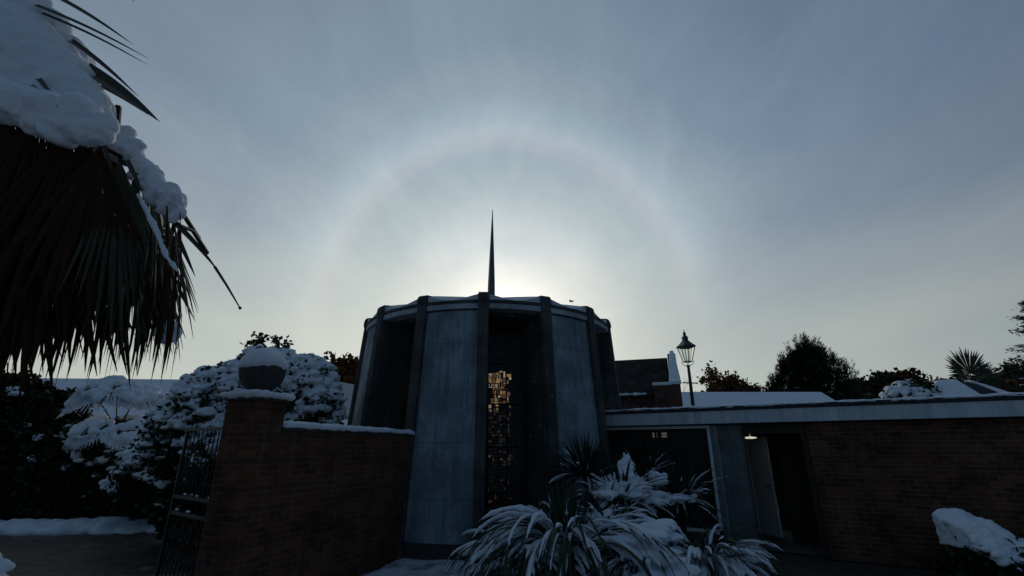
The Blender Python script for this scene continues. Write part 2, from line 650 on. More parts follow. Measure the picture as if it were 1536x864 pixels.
def strap(mb, base, az, el, length, droop, width, n=9, fold=.25, curl=1.5, m=0, twist=0.0, snow=None, snow_t=(.25, 1.0), snow_w=.8, wav=.0, gz=None):
    """one long leaf: starts at elevation el, bends down by droop; returns its centre line"""
    p = Vector(base)
    ca, sa = math.cos(az), math.sin(az)
    pts = []
    for i in range(n + 1):
        t = i / n
        pts.append(p.copy())
        e = el - droop * t ** curl
        step = length / n
        azz = az + wav * math.sin(t * 5 + az * 7)
        p = p + Vector((math.cos(e) * math.cos(azz), math.cos(e) * math.sin(azz), math.sin(e))) * step
        if gz is not None and p.z < gz:
            p.z = gz + random.uniform(0, .02)
    verts, faces = [], []
    for i, q in enumerate(pts):
        t = i / n
        a = pts[max(i - 1, 0)]
        b = pts[min(i + 1, n)]
        d = (b - a).normalized()
        side = Vector((-sa, ca, 0))
        if twist:
            side = (Matrix.Rotation(twist * t, 3, d) @ side)
        nr = side.cross(d).normalized()
        if nr.z < 0:
            nr = -nr
        w = width * (min(1, .55 + 2.2 * t)) * (1 - max(0, (t - .55) / .45) ** 1.6)
        w = max(w, width * .04)
        verts += [q - side * w * .5 + nr * w * fold, q, q + side * w * .5 + nr * w * fold]
    for i in range(n):
        o = i * 3
        faces += [(o, o + 1, o + 4, o + 3), (o + 1, o + 2, o + 5, o + 4)]
    mb.add(verts, faces, m)
    if snow is not None:
        i0, i1 = int(snow_t[0] * n), max(int(snow_t[1] * n), int(snow_t[0] * n) + 2)
        sp, sr = [], []
        for i in range(i0, min(i1, n) + 1):
            t = i / n
            w = width * snow_w * .5 * (1 - max(0, (t - .6) / .4) ** 2 * .75) * random.uniform(.75, 1.25)
            if i in (i0, min(i1, n)):
                w *= .35
            sp.append(pts[i] + Vector((0, 0, w * .55 + .006)))
            sr.append(w)
        snow.tube(sp, sr, 7)
    return pts


def leafcloud(mb, centers, size, k=3, flat=.5, m=0, up=.3):
    """k small pointed leaves round each centre"""
    V, F = mb.v, mb.f
    for c in centers:
        for _ in range(k):
            d = Vector((random.gauss(0, 1), random.gauss(0, 1), random.gauss(0, flat) + up))
            if d.length < .01:
                continue
            d.normalize()
            s = d.orthogonal()
            s = Matrix.Rotation(random.uniform(0, 6.28), 3, d) @ s
            L = size * random.uniform(.6, 1.3)
            w = L * random.uniform(.22, .36)
            b = Vector(c) + Vector((random.gauss(0, 1), random.gauss(0, 1), random.gauss(0, 1))) * size * .35
            o = len(V)
            V.extend([tuple(b), tuple(b + d * L * .5 + s * w), tuple(b + d * L), tuple(b + d * L * .5 - s * w)])
            F.append((o, o + 1, o + 2, o + 3))
            mb.mi.append(m)


# ------------------------------------------------------------------ the ground
def ground_obj(name, verts, faces, m, label=None, cat=None):
    mb = MB()
    mb.add(verts, faces)
    o = mb.build(name, m)
    tag(o, None, None, None, 'structure')
    return o


def grid_sheet(name, x0, x1, y0, y1, nx, ny, zf, m):
    mb = MB()
    vs_, fs = [], []
    for j in range(ny + 1):
        for i in range(nx + 1):
            x = x0 + (x1 - x0) * i / nx
            y = y0 + (y1 - y0) * j / ny
            vs_.append((x, y, zf(x, y)))
    for j in range(ny):
        for i in range(nx):
            a = j * (nx + 1) + i
            fs.append((a, a + 1, a + nx + 2, a + nx + 1))
    mb.add(vs_, fs)
    o = mb.build(name, m, smooth=True)
    tag(o, kind='structure')
    return o


grid_sheet('ground', -900, 900, -700, 1100, 2, 2, lambda x, y: -.03, 'snowy_ground')
grid_sheet('driveway', -30, -3.55, -8, 11.8, 2, 2, lambda x, y: -.02, 'driveway_paving')
grid_sheet('path', 1.6, 30, -8, 10.2, 2, 2, lambda x, y: -.024, 'path_paving')
grid_sheet('garden_bed', -2.0, 2.0, 4.6, 9.4, 60, 50,
           lambda x, y: -.01 + .10 * noise.noise(Vector((x * 1.3, y * 1.3, 0))) * min(1, (x + 2.0) * 1.2, (2.0 - x) * 1.2, (y - 4.6) * 1.2, (9.4 - y) * 1.2) + .02, 'snowy_ground')


def snow_bank():
    mb = MB()
    random.seed(3)
    n = 90
    for i in range(n):
        t = i / (n - 1)
        x = -17 + 12.2 * t
        y = 11.75 + .2 * math.sin(x * 1.3) + random.uniform(-.12, .2)
        mb.blob((x, y, .02), (random.uniform(.25, .5), random.uniform(.3, .55), random.uniform(.12, .26)), 2, .3)
    o = mb.build('snow_bank', 'snow')
    voxel(o, .05, 3, .06, .25)
    tag(o, kind='stuff')
    tag(o, 'low bank of snow along the back edge of the brown driveway', 'snow')


snow_bank()

# ------------------------------------------------------------------ the chapel
CX, CY = -.598, 11.9
TH0, STEP, NR = R(.67), R(24.0), 15
R0, KB, ZT = 3.355, .0654, 4.70


def rr(z):
    return R0 - KB * z


def pol(r, th, z):
    return Vector((r * math.sin(th), -r * math.cos(th), z))


def chapel():
    root = thing('chapel', 'round concrete chapel with leaning ribs, deep dark window recesses and a thin spire', 'chapel', (CX, CY, 0))
    thi = lambda i: TH0 + i * STEP
    hw = .085                                   # half width of a rib
    # ribs: a tapering fin, slightly proud, with a horn-shaped top
    for i in range(-7, 8):
        th = thi(i)
        rad = Vector((math.sin(th), -math.cos(th), 0))
        tan = Vector((math.cos(th), math.sin(th), 0))
        mb = MB()
        prof = [(rr(0) + .05, 0), (rr(4.5) + .05, 4.5), (rr(4.5) + .075, 4.56), (rr(4.7) + .07, 4.665), (rr(4.7) + .02, 4.715), (rr(4.7) - .12, 4.735),
                (rr(4.7) - .38, 4.70), (rr(4.7) - .5, 4.55), (rr(4.5) - .34, 4.3), (rr(0) - .34, 0)]
        n = len(prof)
        vs_ = []
        for s in (-1, 1):
            for r, z in prof:
                k = hw * (1.0 if z < 4.5 else 1.28)
                vs_.append(rad * r + tan * (s * k) + Vector((0, 0, z)))
        fs = [tuple(range(n - 1, -1, -1)), tuple(range(n, 2 * n))]
        for j in range(n):
            a, b = j, (j + 1) % n
            fs.append((a, b, b + n, a + n))
        mb.add(vs_, fs)
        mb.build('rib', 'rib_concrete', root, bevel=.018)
    plinth = MB()
    vs_, fs = [], []
    NS = 120
    for k in range(NS):
        th = 2 * math.pi * k / NS
        for r, z in ((3.27, 0), (3.27, .26), (3.1, .26)):
            vs_.append(pol(r, th, z))
    for k in range(NS):
        a, b = k * 3, ((k + 1) % NS) * 3
        fs += [(a, b, b + 1, a + 1), (a + 1, b + 1, b + 2, a + 2)]
    plinth.add(vs_, fs)
    plinth.build('plinth', 'dark_stone', root)
    # bays
    for b in range(-7, 8):
        t0, t1 = thi(b), thi(b + 1)
        g = hw / 3.2
        if b % 2:
            mb = MB()
            na, nz = 10, 14
            vs_, fs = [], []
            for layer in (0, 1):
                for j in range(nz + 1):
                    z = .26 + (4.34 - .26) * j / nz
                    for k in range(na + 1):
                        th = t0 + g * .9 + (t1 - t0 - 1.8 * g) * k / na
                        vs_.append(pol(rr(z) - .045 - .25 * layer, th, z))
            N = (na + 1) * (nz + 1)
            for j in range(nz):
                for k in range(na):
                    a = j * (na + 1) + k
                    fs.append((a, a + 1, a + na + 2, a + na + 1))
            for k in range(na):
                fs += [(k, k + N, k + N + 1, k + 1)]
                a = nz * (na + 1) + k
                fs += [(a, a + 1, a + 1 + N, a + N)]
            for j in range(nz):
                a = j * (na + 1)
                fs.append((a, a + na + 1, a + na + 1 + N, a + N))
                a += na
                fs.append((a, a + N, a + na + 1 + N, a + na + 1))
            mb.add(vs_, fs)
            mb.build('wall_panel', 'panel_concrete', root)
        else:
            dep = .92
            for th, s in ((t0, 1), (t1, -1)):
                mb = MB()
                tan = Vector((math.cos(th), math.sin(th), 0))
                rad = Vector((math.sin(th), -math.cos(th), 0))
                lo, hi = -hw * .9, hw * .9
                q = []
                for z in (0, 4.32):
                    for r, o_ in ((rr(z) - .33, lo), (rr(z) - .33, hi), (rr(z) - dep - .1, hi), (rr(z) - dep - .1, lo)):
                        q.append(rad * r + tan * o_ + Vector((0, 0, z)))
                mb.hexa(q)
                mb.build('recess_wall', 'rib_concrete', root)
            # ceiling of the recess
            mb = MB()
            q = []
            for z in (4.30, 4.42):
                for r, th in ((rr(z) - .3, t0 + g), (rr(z) - .3, t1 - g), (rr(z) - dep - .1, t1 - g), (rr(z) - dep - .1, t0 + g)):
                    q.append(pol(r, th, z))
            mb.hexa(q)
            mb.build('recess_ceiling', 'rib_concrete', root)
            # the window: a slab of thick coloured glass set in dark concrete
            r_ = rr(2.2) - dep
            A, B = pol(r_, t0 + g * 1.3, 0), pol(r_, t1 - g * 1.3, 0)
            mid = (t0 + t1) / 2
            inn = Vector((-math.sin(mid), math.cos(mid), 0))
            W = (B - A).length
            ex = (B - A) / W
            lean = KB
            mb = MB()
            q = []
            for z in (.0, 4.31):
                o_ = inn * (KB * (z - 2.2))
                q += [A + o_ + Vector((0, 0, z)), B + o_ + Vector((0, 0, z)), B + o_ + inn * .06 + Vector((0, 0, z)), A + o_ + inn * .06 + Vector((0, 0, z))]
            mb.hexa(q)
            win = mb.build('window', 'pane_matrix', root)
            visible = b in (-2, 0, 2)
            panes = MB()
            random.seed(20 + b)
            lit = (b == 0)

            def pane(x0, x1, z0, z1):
                # choose each pane's glow: emission imitates sunlight through opposite windows, strongest on one side
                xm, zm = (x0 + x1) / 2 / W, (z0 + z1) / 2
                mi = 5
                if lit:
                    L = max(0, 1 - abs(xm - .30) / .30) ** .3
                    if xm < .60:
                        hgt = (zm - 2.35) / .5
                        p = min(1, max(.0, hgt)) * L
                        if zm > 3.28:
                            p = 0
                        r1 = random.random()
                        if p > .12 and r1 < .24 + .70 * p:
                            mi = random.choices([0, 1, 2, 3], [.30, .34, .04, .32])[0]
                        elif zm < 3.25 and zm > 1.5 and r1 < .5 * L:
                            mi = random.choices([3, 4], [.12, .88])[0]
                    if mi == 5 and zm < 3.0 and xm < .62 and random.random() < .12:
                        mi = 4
                pp = []
                j = lambda: random.uniform(-.006, .006)
                for (x, z) in ((x0 + j(), z0 + j()), (x1 + j(), z0 + j()), (x1 + j(), z1 + j()), (x0 + j(), z1 + j())):
                    pp.append(A + ex * x + inn * (KB * (z - 2.2) - .006) + Vector((0, 0, z)))
                panes.add(pp, [(0, 1, 2, 3)], mi)

            def split(x0, x1, z0, z1, d):
                w, h = x1 - x0, z1 - z0
                if d <= 0 or min(w, h) < .055 or (w * h < .009 and random.random() < .5):
                    gp = .008
                    if w > 3 * gp and h > 3 * gp:
                        pane(x0 + gp, x1 - gp, z0 + gp, z1 - gp)
                    return
                k = random.uniform(.3, .7)
                if w * random.uniform(.7, 1.5) > h:
                    split(x0, x0 + w * k, z0, z1, d - 1)
                    split(x0 + w * k, x1, z0, z1, d - 1)
                else:
                    split(x0, x1, z0, z0 + h * k, d - 1)
                    split(x0, x1, z0 + h * k, z1, d - 1)
            nb = 5
            for kz in range(nb):
                for kx in range(2):
                    split(.02 + kx * (W - .04) / 2, .02 + (kx + 1) * (W - .04) / 2 - .012, .15 + kz * .82, .15 + (kz + 1) * .82 - .02, 9)
            panes.build('coloured_panes', ['amber_glow_pane', 'pale_glow_pane', 'pink_glow_pane', 'brown_glow_pane', 'dim_glow_pane', 'dull_pane'], win)
    # ring beam under the eaves
    def ring(name, prof, m, NS=180, zf=None):
        mb = MB()
        vs_, fs = [], []
        n = len(prof)
        for k in range(NS):
            th = 2 * math.pi * k / NS
            for r, z in prof:
                vs_.append(pol(r, th, z))
        for k in range(NS):
            for j in range(n):
                a, b_ = k * n + j, ((k + 1) % NS) * n + j
                a2, b2 = k * n + (j + 1) % n, ((k + 1) % NS) * n + (j + 1) % n
                fs.append((a, b_, b2, a2))
        mb.add(vs_, fs)
        return mb.build(name, m, root, smooth=False)
    ring('ring_beam', [(rr(4.4) + .0, 4.375), (rr(4.4) + .0, 4.475), (rr(4.4) - .3, 4.475), (rr(4.4) - .3, 4.375)], 'beam_concrete')
    ring('eaves_band', [(rr(4.5) + .012, 4.480), (rr(4.5) + .012, 4.55), (rr(4.5) - .3, 4.55), (rr(4.5) - .3, 4.480)], 'rib_concrete')
    # folded roof, ridges on the ribs
    mb = MB()
    vs_, fs = [], []
    NT_, NRr = 15 * 12, 14
    Re = rr(4.55) - .005
    for k in range(NT_):
        th = TH0 + 2 * math.pi * k / NT_
        ph = (k % 12) / 12
        w = abs(2 * ph - 1)                      # 1 at a rib, 0 in mid bay
        fold = w ** 1.3
        for j in range(NRr + 1):
            s = max(0, (j - 1) / (NRr - 1))
            r = Re * (1 - s) + .12 * s
            zb = 4.555 + .155 * fold * (1 - s) ** .6 + .945 * s
            vs_.append(pol(r, th, zb if j else 4.552))
    for k in range(NT_):
        for j in range(NRr):
            a, b_ = k * (NRr + 1) + j, ((k + 1) % NT_) * (NRr + 1) + j
            fs.append((a, b_, b_ + 1, a + 1))
    mb.add(vs_, fs)
    mb.build('roof', 'lead_roof', root, smooth=False)
    # flat disc closing the drum below the roof
    mb = MB()
    mb.lathe([(.40, 5.30), (.40, 5.47), (.3, 5.54), (.12, 5.58)], 24)
    mb.build('roof_cap', 'lead_roof', root)
    mb = MB()
    wv = []
    for z, h in ((5.3, .085), (6.0, .074), (7.0, .045), (8.22, .006)):
        wv += [(-h, -h, z), (h, -h, z), (h, h, z), (-h, h, z)]
    fs = [(3, 2, 1, 0), (12, 13, 14, 15)]
    for k in range(3):
        for j in range(4):
            a, b_ = k * 4 + j, k * 4 + (j + 1) % 4
            fs.append((a, b_, b_ + 4, a + 4))
    mb.add(wv, fs)
    sp = mb.build('spire', 'spire_metal', root, loc=(.04, 0, 0), rotz=R(20))
    # floor slab and core so that no light leaks through
    mb = MB()
    mb.lathe([(2.05, 0), (1.85, 4.4), (1.85, 4.5)], 48)
    mb.build('core_wall', 'plaster', root)


chapel()


# ------------------------------------------------------------------ garden wall, gate pier and gate (left)
WD = Vector((.356, .934, 0))                 # along the wall, away from the viewer
W_ROT = math.atan2(WD.y, WD.x)


def snow_strip(name, L, wd, hgt, parent, loc=(0, 0, 0), ov=.03, seed=1, amp=.4, vox=.018):
    """rounded, uneven loaf of snow along local x"""
    random.seed(seed)
    mb = MB()
    n = max(6, int(L / .045))
    nc = 12
    vs_, fs = [], []
    for i in range(n + 1):
        x = L * i / n
        e = min(1, (i + .15) / 2.2, (n - i + .15) / 2.2)
        kh = hgt * (1 + amp * noise.noise(Vector((x * 2.3, seed * 7.1, 0))) + .25 * amp * noise.noise(Vector((x * 9, seed, 3)))) * (e ** .5)
        kd = (1 + .12 * noise.noise(Vector((x * 4, seed, 9))))
        for k in range(nc):
            a = math.pi * k / (nc - 1)
            y = -math.cos(a) * (wd / 2 + ov) * kd * (.9 + .1 * e)
            z = math.sin(a) ** .55 * kh - .012 + .012 * noise.noise(Vector((x * 8, y * 14, seed)))
            if k in (0, nc - 1):
                z = -.02 + .02 * noise.noise(Vector((x * 11, y * 9, seed + 4)))
            vs_.append((x, y, z))
    for i in range(n):
        for k in range(nc):
            a, b = i * nc + k, i * nc + (k + 1) % nc
            fs.append((a, a + nc, b + nc, b))
    fs += [tuple(range(nc)), tuple(n * nc + k for k in range(nc - 1, -1, -1))]
    mb.add(vs_, fs)
    return mb.build(name, 'snow', parent, loc=loc, smooth=True)


def garden_wall():
    root = thing('garden_wall', 'low dark brick wall with a loaf of snow on top running up to the chapel', 'wall', (-2.88, 6.13, 0), W_ROT)
    L = 3.05
    mb = MB()
    mb.box(.0, L, .0, .225, 0, 1.96)
    mb.build('wall', 'garden_brick', root)
    mb = MB()
    mb.box(.0, L + .02, -.025, .25, 1.963, 2.02)
    mb.build('coping', 'dark_stone', root, bevel=.01)
    snow_strip('snow', L + .03, .27, .075, root, (0, .1125, 2.022), .02, 4)


garden_wall()


def gate_pier():
    root = thing('gate_pier', 'square brick gate pier with a snowy stone cap at the end of the garden wall', 'pier', (-3.05, 5.69, 0), W_ROT)
    S = .465
    mb = MB()
    mb.box(0, S, 0, S, 0, 2.30)
    mb.build('shaft', 'garden_brick', root)
    mb = MB()
    mb.box(-.03, S + .03, -.03, S + .03, 2.303, 2.365)
    mb.build('cap', 'dark_stone', root, bevel=.012)
    mb = MB()
    random.seed(5)
    for i in range(9):
        for j in range(9):
            x, y = -.03 + (S + .06) * i / 8, -.03 + (S + .06) * j / 8
            mb.blob((x, y, 2.375), (.06, .06, .045 * random.uniform(.7, 1.3)), 2, .3)
    for i in range(10):
        t = random.random() * (S + .06) - .03
        mb.blob((t, -.045, 2.365), (.05, .03, .035 * random.uniform(.6, 1.3)), 2, .2)
        mb.blob((-.045, t, 2.365), (.03, .05, .035 * random.uniform(.6, 1.3)), 2, .2)
    o = mb.build('snow', 'snow', root)
    voxel(o, .016, 3, .02, .1)
    # ball finial resting on the cap: a separate lift-off piece
    c = Vector((-3.05, 5.69, 0)) + WD * (S / 2) + Vector((-WD.y, WD.x, 0)) * (S / 2)
    b = thing('ball_finial', 'dark stone ball with a thick cap of snow on the brick gate pier', 'finial', (c.x, c.y, 2.38))
    mb = MB()
    pr = [(.13, 0), (.14, .03), (.11, .05)]
    rb = .27
    for k in range(13):
        a = -math.pi / 2 + .40 + (math.pi - .42) * k / 12
        pr.append((rb * math.cos(a), .05 + rb * .92 + rb * math.sin(a)))
    mb.lathe(pr, 28)
    mb.build('ball', 'dark_stone', b, smooth=True)
    mb = MB()
    random.seed(11)
    cz = .05 + rb * .92
    V, F = ICO[4]
    out = []
    for p in V:
        lo = .04 + .16 * (p.x * .5 - p.y * .3) + .11 * noise.noise(Vector((p.x * 2.6, p.y * 2.6, 5))) + .05 * noise.noise(Vector((p.x * 9, p.y * 9, 2)))
        k = 1 + .045 * noise.noise(p * 3) + .018 * noise.noise(p * 11)
        z = p.z
        if z < lo:
            z = lo
            q = .985
        else:
            q = 1.06 + .06 * min(1, (z - lo) * 5)
        out.append((p.x * rb * q * k, p.y * rb * q * k, cz + z * rb * 1.12 * k))
    mb.add(out, F)
    mb.build('snow_cap', 'snow', b, smooth=True)


gate_pier()


def iron_gate():
    h0 = Vector((-3.05, 5.69, 0)) + Vector((-WD.y, WD.x, 0)) * .50 + WD * .2
    h1 = Vector((-4.62, 6.95, 0))
    d = h1 - h0
    L = d.length
    root = thing('iron_gate', 'open black wrought iron gate hung on the brick pier', 'gate', h0, math.atan2(d.y, d.x))
    mb = MB()
    H = 2.02
    for x0, x1 in ((0, .04), (L - .04, L)):
        mb.box(x0, x1, -.02, .02, .05, H)
    for z in (.12, .92, 1.12, H - .04):
        mb.box(.04, L - .04, -.018, .018, z, z + .04)
    mb.build('frame', 'iron', root, bevel=.004)
    nb = 11
    for k in range(1, nb):
        x = .04 + (L - .08) * k / nb
        b = MB()
        b.tube([(x, 0, .14), (x, 0, .92)], .009, 6)
        b.tube([(x, 0, 1.14), (x, 0, H - .02)], .009, 6)
        b.build('bar', 'iron', root)
    for k in range(5):
        cx = .04 + (L - .08) * (k + .5) / 5
        for s in (1, -1):
            pts = []
            for i in range(18):
                a = i / 17 * 3.6 * math.pi
                r = .115 * (1 - i / 20)
                pts.append((cx + s * (r * math.cos(a)), -.012, .55 + s * .16 + r * math.sin(a)))
            sc = MB()
            sc.tube(pts, .008, 5)
            sc.build('scroll', 'iron', root)
    mb = MB()
    random.seed(2)
    for i in range(14):
        x = random.uniform(.1, L - .1)
        mb.blob((x, -.02, random.choice([.97, 1.165, .165]) + .01), (.05, .02, .018), 1, .3)
    mb.build('snow', 'snow', root)


iron_gate()

# ------------------------------------------------------------------ covered corridor (right)
L0 = Vector((1.98, 10.84, 0))
E_ROT = math.atan2(-.5043, .8636)


def corridor():
    root = thing('corridor_building', 'low flat roofed brick building with a long white fascia joined to the chapel', 'building', L0, E_ROT)
    XE = 11.5
    D = 3.0
    # flat roof deck, fascia board, felt edge
    mb = MB()
    mb.box(-.02, XE, -.10, D, 2.20, 2.44)
    mb.build('roof', 'dark_timber', root)
    xs = [-.02, 2.05, 4.45, 6.85, 9.25, XE]
    for xa, xb in zip(xs[:-1], xs[1:]):
        mb = MB()
        mb.box(xa, xb - .005, -.16, -.103, 2.215, 2.455)
        mb.build('fascia', 'fascia_paint', root, bevel=.004)
    mb = MB()
    mb.box(-.04, XE, -.185, D + .05, 2.458, 2.535)
    mb.build('roof_edge', 'felt', root, bevel=.006)
    s = snow_strip('snow', XE, 1.2, .05, root, (-.02, .40, 2.537), .0, 8, .6)
    # brick wall on the right
    mb = MB()
    mb.box(3.9, XE, 0, .24, 0, 2.195)
    mb.build('brick_wall', 'wall_brick', root)
    # pillar between the window and the doorway
    mb = MB()
    mb.box(2.41, 2.84, .03, .45, 0, 2.195)
    mb.build('pillar', 'pillar_dark', root, bevel=.01)
    mb = MB()
    mb.box(2.27, 2.407, -.02, .40, 0, 2.195)
    mb.build('post', 'pillar_concrete', root, bevel=.008)
    # lintel over the doorway
    mb = MB()
    mb.box(2.843, 3.897, .02, .22, 2.02, 2.195)
    mb.build('lintel', 'dark_timber', root)
    # window screen on the left
    win = MB()
    win.box(.02, 2.265, -.015, .06, 2.135, 2.192)
    win.box(.02, .075, -.015, .06, .3, 2.13)
    win.box(2.205, 2.265, -.014, .06, .3, 2.13)
    win.box(.08, 2.2, -.015, .06, .25, .31)
    w = win.build('window', 'white_paint', root, bevel=.004)
    g = MB()
    g.box(.078, 2.203, .02, .026, .312, 2.132)
    g.build('pane', 'dark_glass', w)
    for x in (.62, 1.16, 1.68, 1.95):
        b = MB()
        b.box(x, x + .035, .03, .07, .315, 2.13)
        b.build('mullion', 'dark_timber', w)
    mb = MB()
    mb.box(.0, 2.265, 0, .2, 0, .247)
    mb.build('window_base', 'wall_brick', root)
    # interior: floor, back wall with openings, left end wall, ceiling is the roof
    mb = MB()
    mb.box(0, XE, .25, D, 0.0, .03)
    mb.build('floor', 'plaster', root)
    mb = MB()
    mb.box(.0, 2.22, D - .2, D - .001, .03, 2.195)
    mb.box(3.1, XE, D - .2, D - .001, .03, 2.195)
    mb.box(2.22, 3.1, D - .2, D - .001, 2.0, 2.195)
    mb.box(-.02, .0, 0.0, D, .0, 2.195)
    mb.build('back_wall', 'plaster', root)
    LPX = (.42, .54, .66, .79, 2.035)
    for x0, x1 in ((LPX[0], LPX[1]), (LPX[2], LPX[3])):
        for z0, z1 in ((LPX[4], LPX[4] + .045), (LPX[4] + .07, LPX[4] + .115)):
            lw = MB()
            lw.box(x0, x1, D - .225, D - .215, z0, z1)
            lw.build('lit_pane', 'lit_window', root)
    cl = MB()
    cl.lathe([(.06, 1.945), (.12, 1.955), (.12, 1.972), (.05, 1.985), (.003, 1.99), (.003, 2.19)], 20)
    c_ = cl.build('ceiling_light', 'lit_window', root, loc=(2.90, .9, 0))
    return root


root_c = corridor()


def corridor_door():
    mb = MB()
    mb.box(0, .66, -.02, .02, 0, 1.95)
    o = mb.build('door', 'door_paint', root_c, loc=(2.74, 2.05, .035), rotz=R(-52), bevel=.004)
    tag(o, 'white door leaf standing ajar in the dark passage')
    hb = MB()
    hb.tube([(.60, -.02, .98), (.60, -.06, .98), (.50, -.06, .98)], .011, 8)
    hb.build('handle', 'iron', o)
    fr = MB()
    fr.box(2.685, 2.725, 2.06, 2.12, .03, 2.0)
    fr.build('door_frame', 'white_paint', root_c)
    # inner partition, dark boarded, closing the right of the passage
    pt = MB()
    pt.box(3.35, 3.9, 1.2, 1.26, .03, 2.195)
    pt.box(3.86, 3.93, .25, 1.2, .03, 2.195)
    pt.build('partition', 'dark_timber', root_c)
    jb = MB()
    jb.box(3.80, 3.897, .03, .12, .0, 2.02)
    jb.build('door_jamb', 'dark_timber', root_c, bevel=.004)


corridor_door()


# ------------------------------------------------------------------ background houses
def gable_house(name, label, cat, loc, rotz, w, d, h, rise, roof_m='snow_far', wall_m='far_brick', over=.3, chim=None, snowroof=True, group=None):
    root = thing(name, label, cat, loc, rotz, group)
    mb = MB()
    mb.box(-w / 2, w / 2, -d / 2, d / 2, 0, h)
    mb.add([(-w / 2, -d / 2, h), (-w / 2, d / 2, h), (-w / 2, 0, h + rise)], [(0, 1, 2)])
    mb.add([(w / 2, -d / 2, h), (w / 2, d / 2, h), (w / 2, 0, h + rise)], [(2, 1, 0)])
    mb.build('wall', wall_m, root)
    for s in (-1, 1):
        mb = MB()
        k = rise / (d / 2)
        y1 = s * (d / 2 + over)
        z1 = h - k * over
        t = .12
        q = [(-w / 2 - over, 0, h + rise + .02), (w / 2 + over, 0, h + rise + .02), (w / 2 + over, y1, z1 + .02), (-w / 2 - over, y1, z1 + .02)]
        if s < 0:
            q = q[::-1]
        mb.hexa([tuple(p) for p in q] + [(p[0], p[1], p[2] + t) for p in q])
        mb.build('roof', roof_m, root)
    mb = MB()
    nw = max(2, int(w / 2.5))
    for k in range(nw):
        x = -w / 2 + w * (k + .5) / nw
        wn = MB()
        wn.box(x - .5, x + .5, -d / 2 - .03, -d / 2 + .02, h - 1.7, h - .5)
        wo = wn.build('window', 'dark_glass', root)
        fr = MB()
        fr.box(x - .56, x - .5, -d / 2 - .05, -d / 2 + .02, h - 1.76, h - .44)
        fr.box(x + .5, x + .56, -d / 2 - .05, -d / 2 + .02, h - 1.76, h - .44)
        fr.box(x - .5, x + .5, -d / 2 - .05, -d / 2 + .02, h - .5, h - .44)
        fr.box(x - .5, x + .5, -d / 2 - .05, -d / 2 + .02, h - 1.76, h - 1.7)
        fr.build('frame', 'white_paint', wo)
    return root


# red brick hall with a tiled roof and a snow-coped gable
def brick_hall():
    # ridge left end hidden by the chapel; gable end at the right
    root = thing('brick_hall', 'red brick hall with steep dark tiled roof and snow capped gable beside the lamp post', 'building', (3.12, 21.25, 0), R(-18))
    w, d = 7.6, 4.6
    h, rise = 3.75, 1.62
    mb = MB()
    mb.box(-w / 2, w / 2, -d / 2, d / 2, 0, h)
    mb.build('wall', 'far_brick', root)
    k = rise / (d / 2)
    for s in (-1, 1):
        mb = MB()
        y1 = s * (d / 2 + .18)
        z1 = h - k * .18
        q = [(-w / 2, 0, h + rise), (w / 2 - .02, 0, h + rise), (w / 2 - .02, y1, z1), (-w / 2, y1, z1)]
        if s < 0:
            q = q[::-1]
        mb.hexa(q + [(p[0], p[1], p[2] + .1) for p in q])
        mb.build('roof', 'roof_tile', root)
        snow = MB()
        random.seed(9)
        for i in range(60):
            x = -w / 2 + (w - 1.0) * i / 59
            snow.blob((x, y1, z1 + .09), (.12, .09, .06 * random.uniform(.5, 1.2)), 1, .3)
        snow.build('gutter_snow', 'snow_far', root, smooth=True)
    # parapet gable with kneelers, coped with snow
    g = MB()
    x0, x1 = w / 2, w / 2 + .32
    pr = [(-d / 2 - .45, 0), (d / 2 + .45, 0), (d / 2 + .45, h + .30), (d / 2 - .1, h + .42), (.2, h + rise + .22), (0, h + rise + .27), (-.2, h + rise + .22), (-d / 2 + .1, h + .38), (-d / 2 - .45, h + .25)]
    n = len(pr)
    g.add([(x0, y, z) for y, z in pr] + [(x1, y, z) for y, z in pr], [tuple(range(n - 1, -1, -1)), tuple(range(n, 2 * n))] + [(j, (j + 1) % n, (j + 1) % n + n, j + n) for j in range(n)])
    g.build('gable', 'far_brick', root)
    g = MB()
    cp = pr[2:]
    for (ya, za), (yb, zb) in zip(cp[:-1], cp[1:]):
        ka, kb = [.17 * max(0, min(1, (z_ - h - .3) / (rise + .1))) for z_ in (za, zb)]
        g.hexa([(x0 - .08 + ka, ya, za + .005), (x1 + .06 - ka * .6, ya, za + .005), (x1 + .06 - kb * .6, yb, zb + .005), (x0 - .08 + kb, yb, zb + .005),
                (x0 - .04 + ka, ya, za + .13), (x1 + .02 - ka * .6, ya, za + .13), (x1 + .02 - kb * .6, yb, zb + .13), (x0 - .04 + kb, yb, zb + .13)])
    g.build('coping_snow', 'snow_far', root)
    b = MB()
    b.box(w / 2 - .62, w / 2 - .005, -d / 2 - .45, -d / 2 + .9, 0, h + .22)
    b.build('buttress', 'far_brick', root)
    b = MB()
    b.box(w / 2 - .67, w / 2 + .0, -d / 2 - .50, -d / 2 + .9, h + .225, h + .34)
    b.build('buttress_snow', 'snow_far', root, bevel=.03)


brick_hall()
gable_house('snow_roofed_hall', 'long low building behind the lamp post, its roof white with snow', 'building', (14.0, 30.0, 0), R(0), 10.4, 7.0, 3.1, 1.9, 'snow_far', 'far_brick', .3)
gable_house('grey_gabled_house', 'grey house with a snow dusted gable between the shrub and the chapel', 'house', (-12.6, 31.0, 0), R(70), 10, 7.5, 3.7, 2.3, 'render_grey', 'render_grey', .35)
gable_house('low_shed', 'low shed with two snowy roof slopes just behind the garden wall', 'shed', (-6.15, 16.2, 0), R(24), 3.2, 2.2, 2.1, .45, 'snow', 'dark_timber', .12)
gable_house('white_roofed_house', 'house with a broad snow covered roof behind the left palms', 'house', (-23.0, 27.0, 0), R(4), 13, 8, 3.2, 2.2, 'snow_far', 'render_grey', .4)


